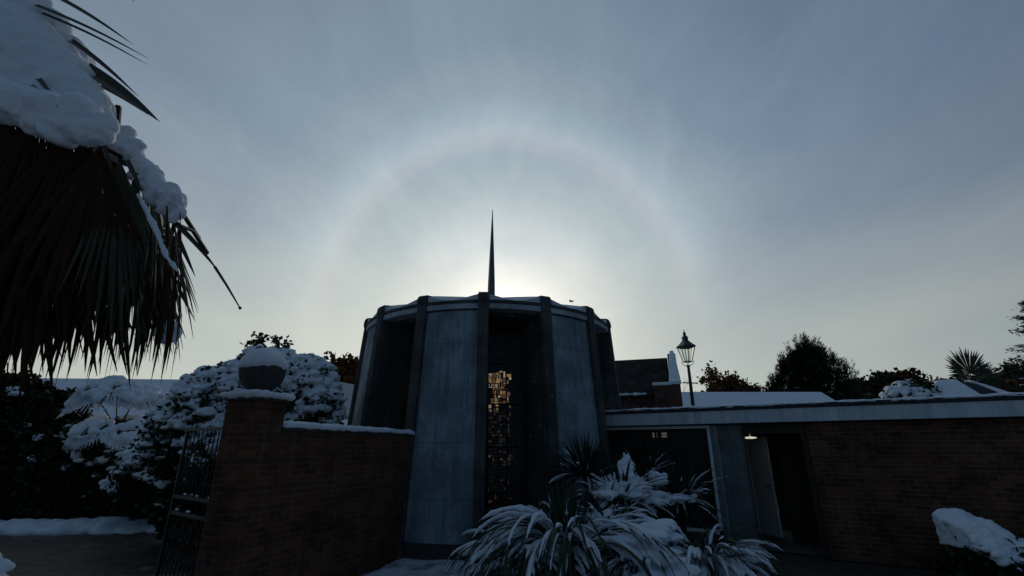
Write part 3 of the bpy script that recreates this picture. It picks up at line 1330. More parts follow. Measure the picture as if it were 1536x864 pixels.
def garden_hut():
    root = thing('garden_hut', 'small hut with a snow covered hipped roof and one bare dark slope', 'hut', (16.0, 17.2, 0), R(-22))
    mb = MB()
    mb.box(-1.1, 1.1, -.9, .9, 0, 3.35)
    mb.build('wall', 'dark_timber', root)
    mb = MB()
    a = [(-1.3, -1.1, 3.35), (1.3, -1.1, 3.35), (1.3, 1.1, 3.35), (-1.3, 1.1, 3.35), (-.35, -.1, 4.02), (.45, -.1, 4.02), (.45, .2, 4.02), (-.35, .2, 4.02)]
    mb.hexa(a)
    mb.build('roof', 'felt', root)
    s = MB()
    s.hexa([(-1.34, -1.14, 3.36), (.42, -1.14, 3.36), (.42, 1.1, 3.36), (-1.34, 1.14, 3.36), (-.42, -.18, 4.13), (.12, -.18, 4.13), (.12, .2, 4.13), (-.42, .26, 4.13)])
    s.hexa([(1.0, -1.12, 3.37), (1.36, -1.14, 3.37), (1.36, 1.14, 3.37), (.9, 1.1, 3.37), (.46, -.1, 4.10), (.52, -.14, 4.10), (.52, .2, 4.10), (.44, .2, 4.10)])
    o = s.build('roof_snow', 'snow', root)
    voxel(o, .05, 6)


garden_hut()


# ------------------------------------------------------------------ lamp post
def lamp_post():
    root = thing('lamp_post', 'tall black lantern lamp post standing behind the flat roofed building', 'lamp post', (6.80, 18.0, 0), R(15))
    mb = MB()
    mb.lathe([(.16, 0), (.16, .5), (.11, .62), (.09, .9), (.075, 1.2), (.07, 3.2), (.055, 4.5), (.05, 4.72), (.075, 4.76), (.05, 4.8)], 14)
    mb.build('post', 'lamp_metal', root, smooth=True)
    mb = MB()
    mb.tube([(-.28, 0, 4.12), (.28, 0, 4.12)], .022, 8)
    for s in (-1, 1):
        mb.blob((s * .29, 0, 4.12), .035, 2, 0)
    mb.build('ladder_bar', 'lamp_metal', root)
    mb = MB()
    for k in range(4):
        a = math.pi / 4 + k * math.pi / 2
        pts = []
        for i in range(12):
            t = i / 11
            r = .03 + .20 * math.sin(t * math.pi * .62)
            pts.append((r * math.cos(a), r * math.sin(a), 4.78 + .17 * t - .03 * math.sin(t * 6.28)))
        mb.tube(pts, .011, 6)
    mb.build('bracket', 'lamp_metal', root)
    # lantern cage
    mb = MB()
    zb, zt, rb, rt = 4.93, 5.50, .16, .33
    for k in range(4):
        a = math.pi / 4 + k * math.pi / 2
        mb.tube([(rb * math.cos(a), rb * math.sin(a), zb), (rt * math.cos(a), rt * math.sin(a), zt)], .016, 6)
        b = a + math.pi / 2
        mb.tube([(rb * math.cos(a), rb * math.sin(a), zb), (rb * math.cos(b), rb * math.sin(b), zb)], .018, 6)
        mb.tube([(rt * math.cos(a), rt * math.sin(a), zt), (rt * math.cos(b), rt * math.sin(b), zt)], .022, 6)
        mb.tube([((rb * math.cos(a) + rb * math.cos(b)) / 2, (rb * math.sin(a) + rb * math.sin(b)) / 2, zb), ((rt * math.cos(a) + rt * math.cos(b)) / 2, (rt * math.sin(a) + rt * math.sin(b)) / 2, zt)], .009, 6)
    mb.build('lantern_frame', 'lamp_metal', root)
    g = MB()
    for k in range(4):
        a = math.pi / 4 + k * math.pi / 2
        b = a + math.pi / 2
        f_ = .95
        g.add([(rb * f_ * math.cos(a), rb * f_ * math.sin(a), zb + .01), (rb * f_ * math.cos(b), rb * f_ * math.sin(b), zb + .01), (rt * f_ * math.cos(b), rt * f_ * math.sin(b), zt - .01), (rt * f_ * math.cos(a), rt * f_ * math.sin(a), zt - .01)], [(0, 1, 2, 3)])
    g.build('glass', 'lamp_glass', root)
    mb = MB()
    mb.lathe([(.37, 5.50), (.37, 5.54), (.24, 5.64), (.12, 5.76), (.11, 5.86), (.14, 5.88), (.07, 5.95), (.05, 6.02), (.065, 6.05), (.02, 6.12), (.008, 6.22)], 4, 0, Matrix.Rotation(math.pi / 4, 4, 'Z'))
    mb.build('lantern_roof', 'lamp_metal', root)


lamp_post()


# ------------------------------------------------------------------ trees
def branchy(mb, p, d, L, r, depth, tips, spread=.6, upb=.15, kids=(3, 4), shrink=.68):
    pts = [p.copy()]
    rad = [r]
    n = 4
    q = p.copy()
    dd = d.copy()
    for i in range(n):
        dd = (dd + Vector((random.gauss(0, .12), random.gauss(0, .12), random.gauss(0, .08) + upb * .15))).normalized()
        q = q + dd * (L / n)
        pts.append(q.copy())
        rad.append(r * (1 - .45 * (i + 1) / n))
    mb.tube(pts, rad, 6 if depth > 2 else 4, cap=False)
    if depth == 0:
        tips.append(q.copy())
        return
    for k in range(random.randint(*kids)):
        t = random.randint(2, n)
        ax = dd.orthogonal().normalized()
        ax = Matrix.Rotation(random.uniform(0, 6.28), 3, dd) @ ax
        nd = (Matrix.Rotation(random.uniform(spread * .5, spread * 1.3), 3, ax) @ dd)
        nd = (nd + Vector((0, 0, upb))).normalized()
        branchy(mb, pts[t], nd, L * shrink * random.uniform(.8, 1.15), rad[t] * .62, depth - 1, tips, spread, upb, kids, shrink)
    tips.append(q.copy())


def leafy_tree(name, label, cat, loc, h, w, leaf_m, seed, nleaf=3500, lsize=.3, trunk_f=.28, dome=1.0, group=None, bare=False, snowp=0.0):
    random.seed(seed)
    root = thing(name, label, cat, loc, 0, group)
    tr = MB()
    tips = []
    th = h * trunk_f
    tr.tube([(0, 0, 0), (0.05, 0, th * .5), (0, .05, th)], [h * .026, h * .021, h * .018], 8)
    nl = 7
    for k in range(nl):
        a = k / nl * 6.28 + random.uniform(-.3, .3)
        el = random.uniform(.35, 1.35)
        d = Vector((math.cos(a) * math.cos(el), math.sin(a) * math.cos(el), math.sin(el)))
        Lb = 1 / math.sqrt((math.cos(el) / (w * .30)) ** 2 + (math.sin(el) / ((h - th) * .50)) ** 2)
        branchy(tr, Vector((0, 0, th * random.uniform(.75, 1.0))), d, Lb, h * .012, 3 if bare else 2, tips, .6, .18, (3, 4), .62)
    tr.build('trunk', 'bark' if not bare else 'twig', root)
    cr = MB()
    if not bare:
        cs = []
        for _ in range(nleaf):
            t = random.choice(tips)
            s = w * .055
            cs.append(t + Vector((random.gauss(0, s), random.gauss(0, s), random.gauss(0, s * .7))))
        leafcloud(cr, cs, lsize, 3)
        cr.build('crown', leaf_m, root)
    if snowp > 0:
        sn = MB()
        for t in tips:
            if random.random() < snowp:
                sn.blob((t.x, t.y, t.z + .1), (w * .035, w * .035, w * .014), 1, .4)
        sn.build('snow', 'snow_far', root, smooth=True)
    return root


def far_trees():
    # brown oaks on the skyline, left and right
    spec = [
        (-14.6, 44, 11.6, 10.0, 'oak_leaf', 'russet brown oak crown rising just left of the chapel', 1),
        (-18.6, 47, 9.6, 7.5, 'oak_leaf', 'smaller russet oak half hidden by the snowy shrub', 2),
        (38.5, 86, 16.8, 13, 'oak_leaf', 'far reddish tree on the skyline nearest the lamp post', 3),
        (47.5, 88, 17.6, 14, 'oak_leaf', 'far reddish tree on the skyline just left of the dark conifer', 4),
        (44.5, 66, 12.9, 11, 'bush_leaf', 'olive brown tree on the skyline just right of the dark conifer', 5),
        (52.0, 68, 13.6, 11, 'oak_leaf', 'rusty orange tree on the skyline midway between conifer and palm', 6),
        (59.5, 69, 15.0, 11, 'oak_leaf', 'taller reddish tree on the skyline left of the palm', 7),
        (64.5, 66, 14.4, 9, 'oak_leaf', 'reddish brown tree on the skyline touching the left of the palm', 8),
        (73.0, 66, 14.6, 11, 'bush_leaf', 'dark olive tree on the skyline right of the palm', 9),
        (80.0, 70, 15.6, 12, 'bush_leaf', 'dark olive tree below the tall pine at the right edge', 10),
    ]
    spec += [
        (43.6, 84, 17.2, 13, 'oak_leaf', 'far reddish tree on the skyline between its neighbour by the lamp post and the conifer', 15),
        (41.5, 60, 11.4, 8, 'bush_leaf', 'low olive tree filling the skyline at the right foot of the conifer', 11),
        (57.0, 60, 12.4, 9, 'bush_leaf', 'low olive tree in front of the reddish trees left of the palm', 12),
        (67.5, 58, 13.0, 9, 'oak_leaf', 'reddish brown tree low behind the snowy hut', 13),
        (49.0, 62, 12.4, 9, 'bush_leaf', 'low brown green tree midway between the conifer and the domed bush', 14),
    ]
    for x, y, h, w, m, lab, s in spec:
        leafy_tree('oak_tree', lab, 'tree', (x, y, 0), h, w, m, s, 5600, .58, .14, group='brown trees along the skyline', snowp=.06)
    bare = [
        (12.6, 36, 8.2, 4.0, 'bare twiggy tree right behind the lamp post', 21),
        (53.5, 54, 12.2, 6.0, 'bare twiggy tree just right of the palm', 22),
        (-27.5, 44, 8.8, 6.0, 'bare tree above the snow roof seen through the palm fringe', 23),
        (-24.0, 41, 8.2, 5.0, 'bare tree left of the ball finial above the snowy shrub', 24),
        (-32.5, 44, 9.4, 7.0, 'bare tree behind the left of the hanging palm leaves', 25),
    ]
    for x, y, h, w, lab, s in bare:
        leafy_tree('bare_tree', lab, 'tree', (x, y, 0), h, w, 'twig', s, 0, .3, .25, group='bare winter trees', bare=True)


far_trees()


def conifer():
    random.seed(31)
    x, y = 25.4, 40.0
    root = thing('conifer', 'broad dark bushy conifer with upright shoots on the skyline', 'tree', (x, y, 0))
    tr = MB()
    tr.tube([(0, 0, 0), (0, 0, 5), (.1, 0, 9.5)], [.35, .25, .08], 8)
    tufts = []
    H = 9.75
    for _ in range(760):
        t = random.random() ** .8
        z = 3.5 + t * (H - 3.5)
        rmax = 3.9 * (1 - t ** 1.9) ** .62 + .15
        a = random.uniform(0, 6.28)
        r = rmax * random.random() ** .38 * random.uniform(.88, 1.08)
        tufts.append(Vector((r * math.cos(a), r * math.sin(a), z)))
    cr = MB()
    for q in tufts:
        base = Vector((q.x * .15, q.y * .15, max(1.5, q.z - 1.6 - .3 * q.length * .1)))
        if random.random() < .35:
            tr.tube([base, (base + q) / 2 + Vector((q.x * .12, q.y * .12, -.25)), q], [.05, .035, .015], 4, cap=False)
        hgt = random.choice([.5, .7, .9, 1.2, 1.7]) * random.uniform(.85, 1.15)
        for k in range(42):
            s = random.random()
            a = random.uniform(0, 6.28)
            rr_ = .25 * (1 - s) ** .8 + .02
            c = q + Vector((math.cos(a) * rr_ * random.random() + q.x * .03 * s, math.sin(a) * rr_ * random.random() + q.y * .03 * s, s * hgt - .25))
            d = Vector((math.cos(a) * .7, math.sin(a) * .7, .9)).normalized()
            L = random.uniform(.22, .42)
            sd = d.orthogonal().normalized() * .075
            cr.add([c - sd, c + sd, c + d * L], [(0, 1, 2)])
    tr.build('trunk', 'bark', root)
    cr.build('crown', 'conifer_leaf', root)
    sn = MB()
    for q in tufts:
        if random.random() < .10 and q.z < 7:
            sn.blob((q.x, q.y - .1, q.z - .1), (.26, .2, .05), 1, .4)
    sn.build('snow', 'snow_far', root, smooth=True)


conifer()


def pine():
    random.seed(33)
    root = thing('pine_tree', 'tall layered pine with snow on its boughs at the right edge', 'tree', (51.9, 44.0, 0))
    tr = MB()
    tr.tube([(0, 0, 0), (0, 0, 8), (0, 0, 16)], [.4, .28, .06], 8)
    cr = MB()
    sn = MB()
    for lv in range(15):
        z = 6.2 + lv * .66
        R_ = 4.6 * (1 - (lv / 16.5)) ** .9 + .3
        for k in range(7):
            a = random.uniform(0, 6.28)
            L = R_ * random.uniform(.55, 1.05)
            pts = []
            for i in range(6):
                t = i / 5
                pts.append(Vector((math.cos(a) * L * t, math.sin(a) * L * t, z - .35 * math.sin(t * 2.6) * L * .25 + .25 * t ** 3 * L * .4)))
            tr.tube(pts, [.07, .06, .05, .035, .02, .01], 4, cap=False)
            for i in range(1, 6):
                for _ in range(26):
                    p = pts[i] + Vector((random.gauss(0, .26), random.gauss(0, .26), random.gauss(0, .09)))
                    d = Vector((math.cos(a) + random.gauss(0, .6), math.sin(a) + random.gauss(0, .6), random.uniform(.1, .9))).normalized()
                    s = d.orthogonal().normalized() * .07
                    cr.add([p - s, p + s, p + d * random.uniform(.16, .32)], [(0, 1, 2)])
                if random.random() < .30 and i > 2:
                    sn.blob((pts[i].x, pts[i].y, pts[i].z + .10), (.38, .3, .06), 1, .4)
    tr.build('trunk', 'bark', root)
    cr.build('crown', 'conifer_leaf', root)
    sn.build('snow', 'snow_far', root, smooth=True)


pine()


def fan_leaf(mb, hub, axis, normal, rad, spread, nseg=26, droop=.15, m=0, wid=None, join=.45, tipdroop=0.0, rag=(.86, 1.06)):
    """fan palm blade: pleated segments joined near the hub, free towards the tips"""
    axis = axis.normalized()
    normal = (normal - axis * normal.dot(axis)).normalized()
    side = axis.cross(normal).normalized()
    dphi = spread / nseg
    for k in range(nseg):
        ph = -spread / 2 + dphi * (k + .5) + random.gauss(0, dphi * .15)
        L = rad * (1 - .20 * (abs(ph) / (spread / 2)) ** 2) * random.uniform(*rag)
        d = axis * math.cos(ph) + side * math.sin(ph)
        tn = -axis * math.sin(ph) + side * math.cos(ph)
        n = 7
        verts, faces = [], []
        for i in range(n + 1):
            t = i / n
            r = L * t
            w = (r * math.tan(dphi / 2) * 1.02) if t < join else (L * join * math.tan(dphi / 2)) * (1 - ((t - join) / (1 - join)) ** 1.5)
            w = max(w, .0015)
            c = hub + d * r * (1 - .12 * droop * t) + Vector((0, 0, -1)) * (droop * r * t + tipdroop * L * max(0, t - .55) ** 2) + normal * (.03 * rad * (1 - (ph / (spread / 2)) ** 2) * t)
            pl = w * .35 * (1 if t < .8 else .5)
            verts += [c - tn * w - normal * pl, c + normal * pl * .6, c + tn * w - normal * pl]
        for i in range(n):
            o = i * 3
            faces += [(o, o + 1, o + 4, o + 3), (o + 1, o + 2, o + 5, o + 4)]
        mb.add(verts, faces, m)


def far_palm():
    random.seed(41)
    root = thing('fan_palm', 'fan palm with one large spiky round leaf behind the flat roof', 'palm', (21.4, 22.0, 0))
    tr = MB()
    tr.tube([(0, 0, 0), (0, 0, 2.5), (0, 0, 4.6)], [.16, .14, .13], 10)
    tr.build('trunk', 'palm_fibre', root)
    cr = MB()
    for (ax, nm, L, hub, sp) in (
        ((.05, 0, 1), (0, -1, .2), 1.35, (0, -.1, 5.1), 4.6),
        ((-.75, -.2, .5), (.3, -1, .5), 1.0, (-.3, -.1, 4.9), 3.4),
        ((.8, -.2, .45), (-.3, -1, .6), 1.0, (.35, -.1, 4.9), 3.4),
        ((.3, -.9, .2), (0, 0, 1), .9, (.1, -.5, 4.8), 3.2),
        ((-.4, .9, .3), (0, 0, 1), .9, (-.1, .4, 4.8), 3.2),
    ):
        hub = Vector(hub)
        cr.tube([Vector((0, 0, 4.5)), hub], [.03, .02], 6)
        fan_leaf(cr, hub, Vector(ax), Vector(nm), L * .94, sp, 42, .02, join=.68)
    cr.build('crown', 'palm_leaf', root)


far_palm()


# ------------------------------------------------------------------ snowy shrubs
def snowy_shrub(name, label, loc, lobes, seed, leaf_m='rhododendron_leaf', dens=220, lsize=.13, snow_r=.11, snow_prob=.6, vox=.028, twigs=0, group=None, low=-.02):
    """lobes: ellipsoids (x,y,z,rx,ry,rz) local; leaves fill the shell, clumps of snow sit on upward-facing sprays"""
    random.seed(seed)
    root = thing(name, label, 'shrub', loc, 0, group)
    cs, sn = [], MB()
    st = MB()
    for (x, y, z, rx, ry, rz) in lobes:
        area = (rx * ry + ry * rz + rx * rz) / 3 * 4 * math.pi
        for _ in range(int(dens * area)):
            d = Vector((random.gauss(0, 1), random.gauss(0, 1), random.gauss(0, 1))).normalized()
            s = random.uniform(.72, 1.04)
            p = Vector((x + d.x * rx * s, y + d.y * ry * s, z + d.z * rz * s))
            if p.z < .03:
                continue
            inside = any(((p.x - a) / e) ** 2 + ((p.y - b) / f) ** 2 + ((p.z - c) / g) ** 2 < .45 for (a, b, c, e, f, g) in lobes)
            if inside:
                continue
            cs.append(p)
            facing = d.z + .30 * noise.noise(p * 3)
            if facing > low and random.random() < snow_prob * max(.22, min(1, .45 + facing)) * .34:
                r = snow_r * random.choice([.6, .8, 1.0, 1.3, 1.7]) * random.uniform(.85, 1.15)
                k_ = random.uniform(.7, 1.5)
                sn.blob((p.x, p.y, p.z + .03), (r * k_, r / k_, r * random.uniform(.45, .75)), 2, .4)
        for k in range(5):
            a = random.uniform(0, 6.28)
            st.tube([(x * .3, y * .3, 0), (x * .7 + math.cos(a) * rx * .3, y * .7 + math.sin(a) * ry * .3, z * .6), (x + math.cos(a) * rx * .7, y + math.sin(a) * ry * .7, z + rz * .2)], [.035, .025, .01], 5)
    for k in range(twigs):
        l = max(lobes, key=lambda q: q[2] + q[5])
        x, y = l[0] + random.uniform(-.5, .5) * l[3], l[1]
        z = l[2] + l[5] * .8
        e = Vector((x + random.uniform(-.1, .1), y, z + random.uniform(.25, .45)))
        st.tube([(x, y, z), e], [.012, .006], 4)
        cs.extend([e + Vector((random.gauss(0, .05), random.gauss(0, .05), random.gauss(0, .05))) for _ in range(6)])
    st.build('stems', 'bark', root)
    cr = MB()
    leafcloud(cr, cs, lsize, 4)
    cr.build('foliage', leaf_m, root)
    o = sn.build('snow', 'snow', root)
    voxel(o, vox, 2)
    return root


def shrubs():
    # great rhododendron behind gate and pier
    o0 = at(330, 660, 9.3)
    lob = []
    for u, v, y, ru, rv in ((395, 610, 9.5, 75, 82), (330, 625, 9.3, 70, 72), (455, 600, 9.4, 48, 62), (475, 625, 9.3, 34, 45), (290, 655, 9.3, 62, 62), (250, 705, 10.2, 62, 46), (310, 705, 9.7, 64, 56), (340, 680, 9.0, 52, 60), (410, 680, 9.4, 75, 80), (208, 730, 11.5, 40, 34)):
        p = at(u, v, y)
        k_ = y / 9.3
        lob.append((p.x - o0.x, y - 9.3, p.z, k_ * ru / 79, .75 * ru / 79 + .15, k_ * rv / 76))
    snowy_shrub('rhododendron_shrub', 'big snow laden evergreen shrub behind the iron gate and brick pier', (o0.x, 9.3, 0), lob,
                51, dens=330, lsize=.095, snow_r=.082, snow_prob=1.7, vox=.019, twigs=8, low=-.42)
    snowy_shrub('laurel_shrub', 'dark bush with flecks of snow below the snow covered palm', (-9.4, 12.9, 0),
                [(0, 0, .9, 1.6, .9, 1.1), (1.6, -.2, .7, 1.1, .8, .9), (-1.6, .1, 1.1, 1.4, .9, 1.4)],
                52, 'hedge_leaf', 150, .15, .10, .10, .03)
    snowy_shrub('hedge', 'tall dark hedge behind the palm trunk at the left', (-14.3, 13.5, 0),
                [(0, 0, 1.8, 1.7, 1.0, 1.9), (1.55, -.1, 1.5, 1.1, .9, 1.75), (-1.9, 0, 1.8, 1.5, 1.0, 1.85), (.7, .1, .7, 2.0, 1.0, 1.0)],
                53, 'hedge_leaf', 260, .15, .10, .05, .03)
    q_ = at(178, 725, 12.6)
    snowy_shrub('laurel_shrub', 'low dark bush with a few snow flecks hiding the trunk of the snow covered palm', (q_.x, 12.55, 0),
                [(0, 0, .62, .85, .5, .75), (.8, .05, .6, .7, .5, .7), (-.6, .1, .8, .6, .4, .8), (.1, .1, 1.25, .7, .35, .75)],
                58, 'hedge_leaf', 260, .10, .06, .16, .02)
    snowy_shrub('holly_shrub', 'round bush thick with snow just right of the snow covered palm', (-6.45, 10.4, 0),
                [(0, 0, 1.45, .62, .6, .85), (.1, -.1, .8, .7, .6, .8)], 56, dens=240, lsize=.12, snow_r=.10, snow_prob=.55)
    snowy_shrub('garden_shrub', 'snowy bush glimpsed outdoors through the dark passage', (7.25, 15.2, 0), [(0, 0, 1.0, .7, .6, 1.1)], 57, dens=150, lsize=.13, snow_r=.14, snow_prob=2.0, vox=.035)
    # right
    snowy_shrub('domed_shrub', 'snow covered domed bush behind the flat roof left of the palm', (13.5, 16.3, 0),
                [(0, 0, 2.3, .85, .8, 1.55), (.3, .1, 1.4, 1.0, .8, 1.4)], 54, dens=170, lsize=.14, snow_r=.12, snow_prob=.95, vox=.03)
    snowy_shrub('dark_shrub', 'dark bush dusted with snow between the domed bush and the hut', (14.9, 17.3, 0),
                [(0, 0, 2.6, .75, .7, 1.5)], 55, 'hedge_leaf', 150, .14, .12, .12, .04)


shrubs()


# ------------------------------------------------------------------ snow covered windmill palm behind the drive
def snowy_palm():
    random.seed(61)
    bp = at(178, 640, 12.6)
    base = Vector((bp.x, 12.6, 0))
    root = thing('snow_covered_palm', 'short fan palm bowed down under thick rounded plates of snow', 'palm', base)
    tr = MB()
    tr.tube([(0, 0, 0), (.02, 0, 1.0), (0, 0, 2.2)], [.13, .12, .13], 10)
    tr.build('trunk', 'palm_fibre', root)
    cr, sn = MB(), MB()
    leaves = []
    for (u, v, y, ax, rad, spd) in ((172, 572, 12.2, (.05, -.62, -.50), .90, 2.9), (138, 590, 12.25, (-.5, -.5, -.5), .72, 2.9), (212, 585, 12.3, (.55, -.45, -.5), .68, 2.8),
                                    (148, 632, 11.9, (-.15, -.6, -.62), .70, 2.9), (206, 638, 11.9, (.2, -.6, -.62), .62, 2.7)):
        leaves.append((at(u, v, y) - base, ax, rad, spd))
    leaves.append((Vector((0, .4, 2.5)), (.1, .9, -.1), .6, 3.0))
    for hub, ax, rad, spd in leaves:
        hub = Vector(hub)
        ax = Vector(ax).normalized()
        cr.tube([(0, 0, 2.15), hub * .5 + Vector((0, 0, 1.15)), hub], [.022, .018, .014], 6)
        fan_leaf(cr, hub - ax * .1, ax, Vector((0, 0, 1)), rad * 1.2, spd, 30, .16, tipdroop=.3)
        nrm = (Vector((0, 0, 1)) - ax * ax.z).normalized()
        side = ax.cross(nrm).normalized()
        for k in range(46):
            ph = random.uniform(-spd / 2, spd / 2) * .95
            r = rad * random.uniform(.05, .80)
            d = ax * math.cos(ph) + side * math.sin(ph)
            c = hub - ax * .1 + d * r + Vector((0, 0, -.28 * r * r / rad)) + nrm * .05
            s = random.uniform(.12, .17)
            s *= .8
            sn.blob(c, (s, s * .8, s * .8), 2, .2)
        for k in range(26):                       # fringe on the free tips
            ph = -spd / 2 + spd * (k + .5) / 26
            d = ax * math.cos(ph) + side * math.sin(ph)
            pts, rd = [], []
            for i in range(4):
                r = rad * (.7 + .11 * i)
                pts.append(hub - ax * .1 + d * r + Vector((0, 0, -.28 * r * r / rad - .04 * i)) + nrm * .03)
                rd.append(.034 - .007 * i)
            sn.tube(pts, rd, 6)
    cr.build('crown', 'palm_leaf', root)
    o = sn.build('snow', 'snow', root)
    voxel(o, .022, 3)


snowy_palm()


# ------------------------------------------------------------------ big palm hanging into the picture, top left
def big_palm():
    random.seed(71)
    top = at(-10, 330, 3.2)
    root = thing('windmill_palm', 'large shaggy fan palm at the left, snow heaped on its drooping leaves', 'palm', (top.x, top.y, 0))
    O = Vector((top.x, top.y, 0))
    tr = MB()
    prof = []
    vs_, fs = [], []
    nz, nc = 46, 22
    for j in range(nz + 1):
        z = (top.z + .5) * j / nz
        for k in range(nc):
            a = 2 * math.pi * k / nc
            r = .27 + .035 * noise.noise(Vector((math.cos(a) * 3, math.sin(a) * 3, z * 5))) + (.03 if (j % 3 == 0) else 0) + .05 * (z / top.z)
            vs_.append((r * math.cos(a), r * math.sin(a), z))
    for j in range(nz):
        for k in range(nc):
            a, b = j * nc + k, j * nc + (k + 1) % nc
            fs.append((a, b, b + nc, a + nc))
    tr.add(vs_, fs)
    for _ in range(420):                          # fibres and old leaf bases
        a = random.uniform(0, 6.28)
        z = random.uniform(.1, top.z)
        p = Vector((.28 * math.cos(a), .28 * math.sin(a), z))
        tr.tube([p, p + Vector((math.cos(a) * .06, math.sin(a) * .06, random.uniform(-.02, .08))), p + Vector((math.cos(a) * .09, math.sin(a) * .09, random.uniform(-.14, .0)))], [.008, .006, .002], 4)
    tr.build('trunk', 'palm_fibre', root, smooth=False)

    cr, dead, sn = MB(), MB(), MB()
    crown_c = Vector((0, 0, top.z + .55))

    def hang(hubpx, y, tippx, tipy, spread=.62, nseg=16, m=None, wmul=1.0):
        """a folded fan hanging from its hub"""
        hub = at(*hubpx, y) - O
        tip = at(*tippx, tipy) - O
        mb = m if m is not None else cr
        ax = tip - hub
        L = ax.length
        mb.tube([hub + Vector((-.1, .55, .0)), hub + Vector((-.04, .25, .06)), hub], [.018, .016, .014], 6)
        nrm = Vector((hub.x, hub.y - .3, .25))
        fan_leaf(mb, hub, ax, nrm, L, spread, nseg, .0, join=.62, rag=(.76, 1.07))
        return hub
    # outer right cluster (in the light)
    hang((236, 292), 3.05, (264, 505), 3.0, .50, 15)
    hang((225, 268), 3.20, (215, 545), 3.15, .55, 18)
    hang((205, 262), 2.95, (170, 560), 2.95, .55, 18)
    hang((180, 240), 2.9, (196, 520), 2.85, .60, 18)
    hang((250, 312), 3.2, (243, 560), 3.2, .34, 11)
    hang((262, 335), 3.1, (284, 500), 3.05, .16, 5)
    # curtain of old leaves
    for hp, y, tp, ty in (((150, 215), 3.1, (150, 565), 3.1), ((120, 240), 2.9, (118, 560), 2.9), ((85, 230), 2.8, (75, 565), 2.8),
                          ((45, 215), 2.75, (35, 560), 2.75), ((5, 210), 2.8, (-10, 570), 2.8), ((-40, 230), 2.9, (-60, 570), 2.9), ((100, 200), 3.4, (100, 560), 3.4),
                          ((170, 250), 3.45, (185, 556), 3.45), ((40, 200), 3.5, (50, 550), 3.5), ((-30, 200), 3.5, (-25, 560), 3.5), ((130, 260), 3.6, (230, 520), 3.6),
                          ((150, 240), 2.75, (128, 480), 2.72), ((110, 210), 2.7, (70, 500), 2.68), ((60, 190), 2.65, (30, 470), 2.6), ((15, 180), 2.6, (-30, 480), 2.58)):
        hang((hp[0], hp[1] - 22), y, (tp[0], tp[1] + 12), ty, .78, 13, dead)
    for _ in range(150):                          # loose dead segments hanging in front
        u = random.uniform(-20, 270)
        v0 = random.uniform(300, 430)
        y = random.uniform(2.8, 3.5)
        a = at(u, v0, y) - O
        b = at(u + random.uniform(-18, 14), random.uniform(505, 578), y) - O
        strap(dead, a, math.atan2(b.y - a.y, b.x - a.x) + random.gauss(0, .3), -1.35, (b - a).length, .2, random.uniform(.018, .040), 5, .2)

    # young spears at the top, pointing right
    def spear(a, b, ya, yb, w, sag=.016, mb=cr):
        A, B = at(*a, ya) - O, at(*b, yb) - O
        d = B - A
        side = d.cross(Vector((0, 0, 1))).normalized()
        side = Matrix.Rotation(.9, 3, d.normalized()) @ side
        n = 9
        vs_, fs = [], []
        for i in range(n + 1):
            t = i / n
            c = A + d * t + Vector((0, 0, sag * d.length * math.sin(math.pi * t)))
            ww = w * (1 - t ** 1.7) * .5 + .0015
            up = side.cross(d).normalized()
            vs_ += [c - side * ww + up * ww * .3, c, c + side * ww + up * ww * .3]
        for i in range(n):
            o = i * 3
            fs.extend([(o, o + 1, o + 4, o + 3), (o + 1, o + 2, o + 5, o + 4)])
        mb.add(vs_, fs)
    spear((70, -12), (200, 67), 2.9, 2.75, .055)
    spear((52, 8), (223, 88), 2.9, 2.75, .050)
    spear((62, 20), (221, 97), 2.9, 2.72, .040)
    spear((105, 60), (207, 144), 2.95, 2.8, .050)
    spear((120, 100), (240, 183), 3.0, 2.85, .15)
    spear((150, 128), (222, 172), 3.02, 2.9, .06)
    spear((170, -14), (202, 2), 2.9, 2.8, .04)
    spear((20, -30), (120, -5), 2.9, 2.8, .05)
    spear((262, 334), (330, 410), 3.05, 3.0, .040, .02)
    for a_, b_, w_ in (((58, 118), (88, 162), .030), ((48, 128), (70, 156), .02), ((148, 196), (170, 262), .035), ((92, 190), (112, 250), .035), ((190, 240), (216, 296), .03)):  # first two: dark slivers added to imitate a shadowy gap in the snow
        spear(a_, b_, 2.62 if a_[1] < 160 else 2.82, 2.44 if a_[1] < 160 else 2.70, w_)
    A, B, C = at(322, 400, 3.0) - O, at(340, 428, 3.0) - O, at(360, 462, 3.0) - O
    cr.tube([A, B, C], [.010, .008, .004], 5)
    cr.blob(C, .012, 1, .1)
    cr.tube([at(177, 160, 3.02) - O, at(172, 215, 3.02) - O, at(150, 260, 3.2) - O], [.024, .026, .03], 6)
    spear((268, 360), (293, 415), 3.06, 3.06, .03, .0)
    # snow-lined rib hanging in front
    for path, r in ((((206, 290), (232, 340), (250, 385), (268, 408)), .017), (((148, 240), (152, 320), (155, 385)), .012), (((175, 300), (170, 370), (166, 400)), .006), (((196, 320), (186, 380)), .005)):
        pts = [at(u, v, 2.82) - O for u, v in path]
        sn.tube(pts, [r * random.uniform(.7, 1.2) for _ in pts], 7)
    cr.build('leaves', 'palm_leaf', root)
    dead.build('dead_leaves', 'dead_palm_leaf2', root)

    # heaps of snow lying on the crown
    def px_blob(u, v, y, rp, ry=None, amp=.12, sub=3):
        p = at(u, v, y)
        k = y / (CP - (432 - v) / 700.0 * SP) / 700.0     # metres per pixel there
        r = rp * k
        sn.blob(p - O, (r, ry if ry else r * 1.1, r), sub, amp, 1.6)
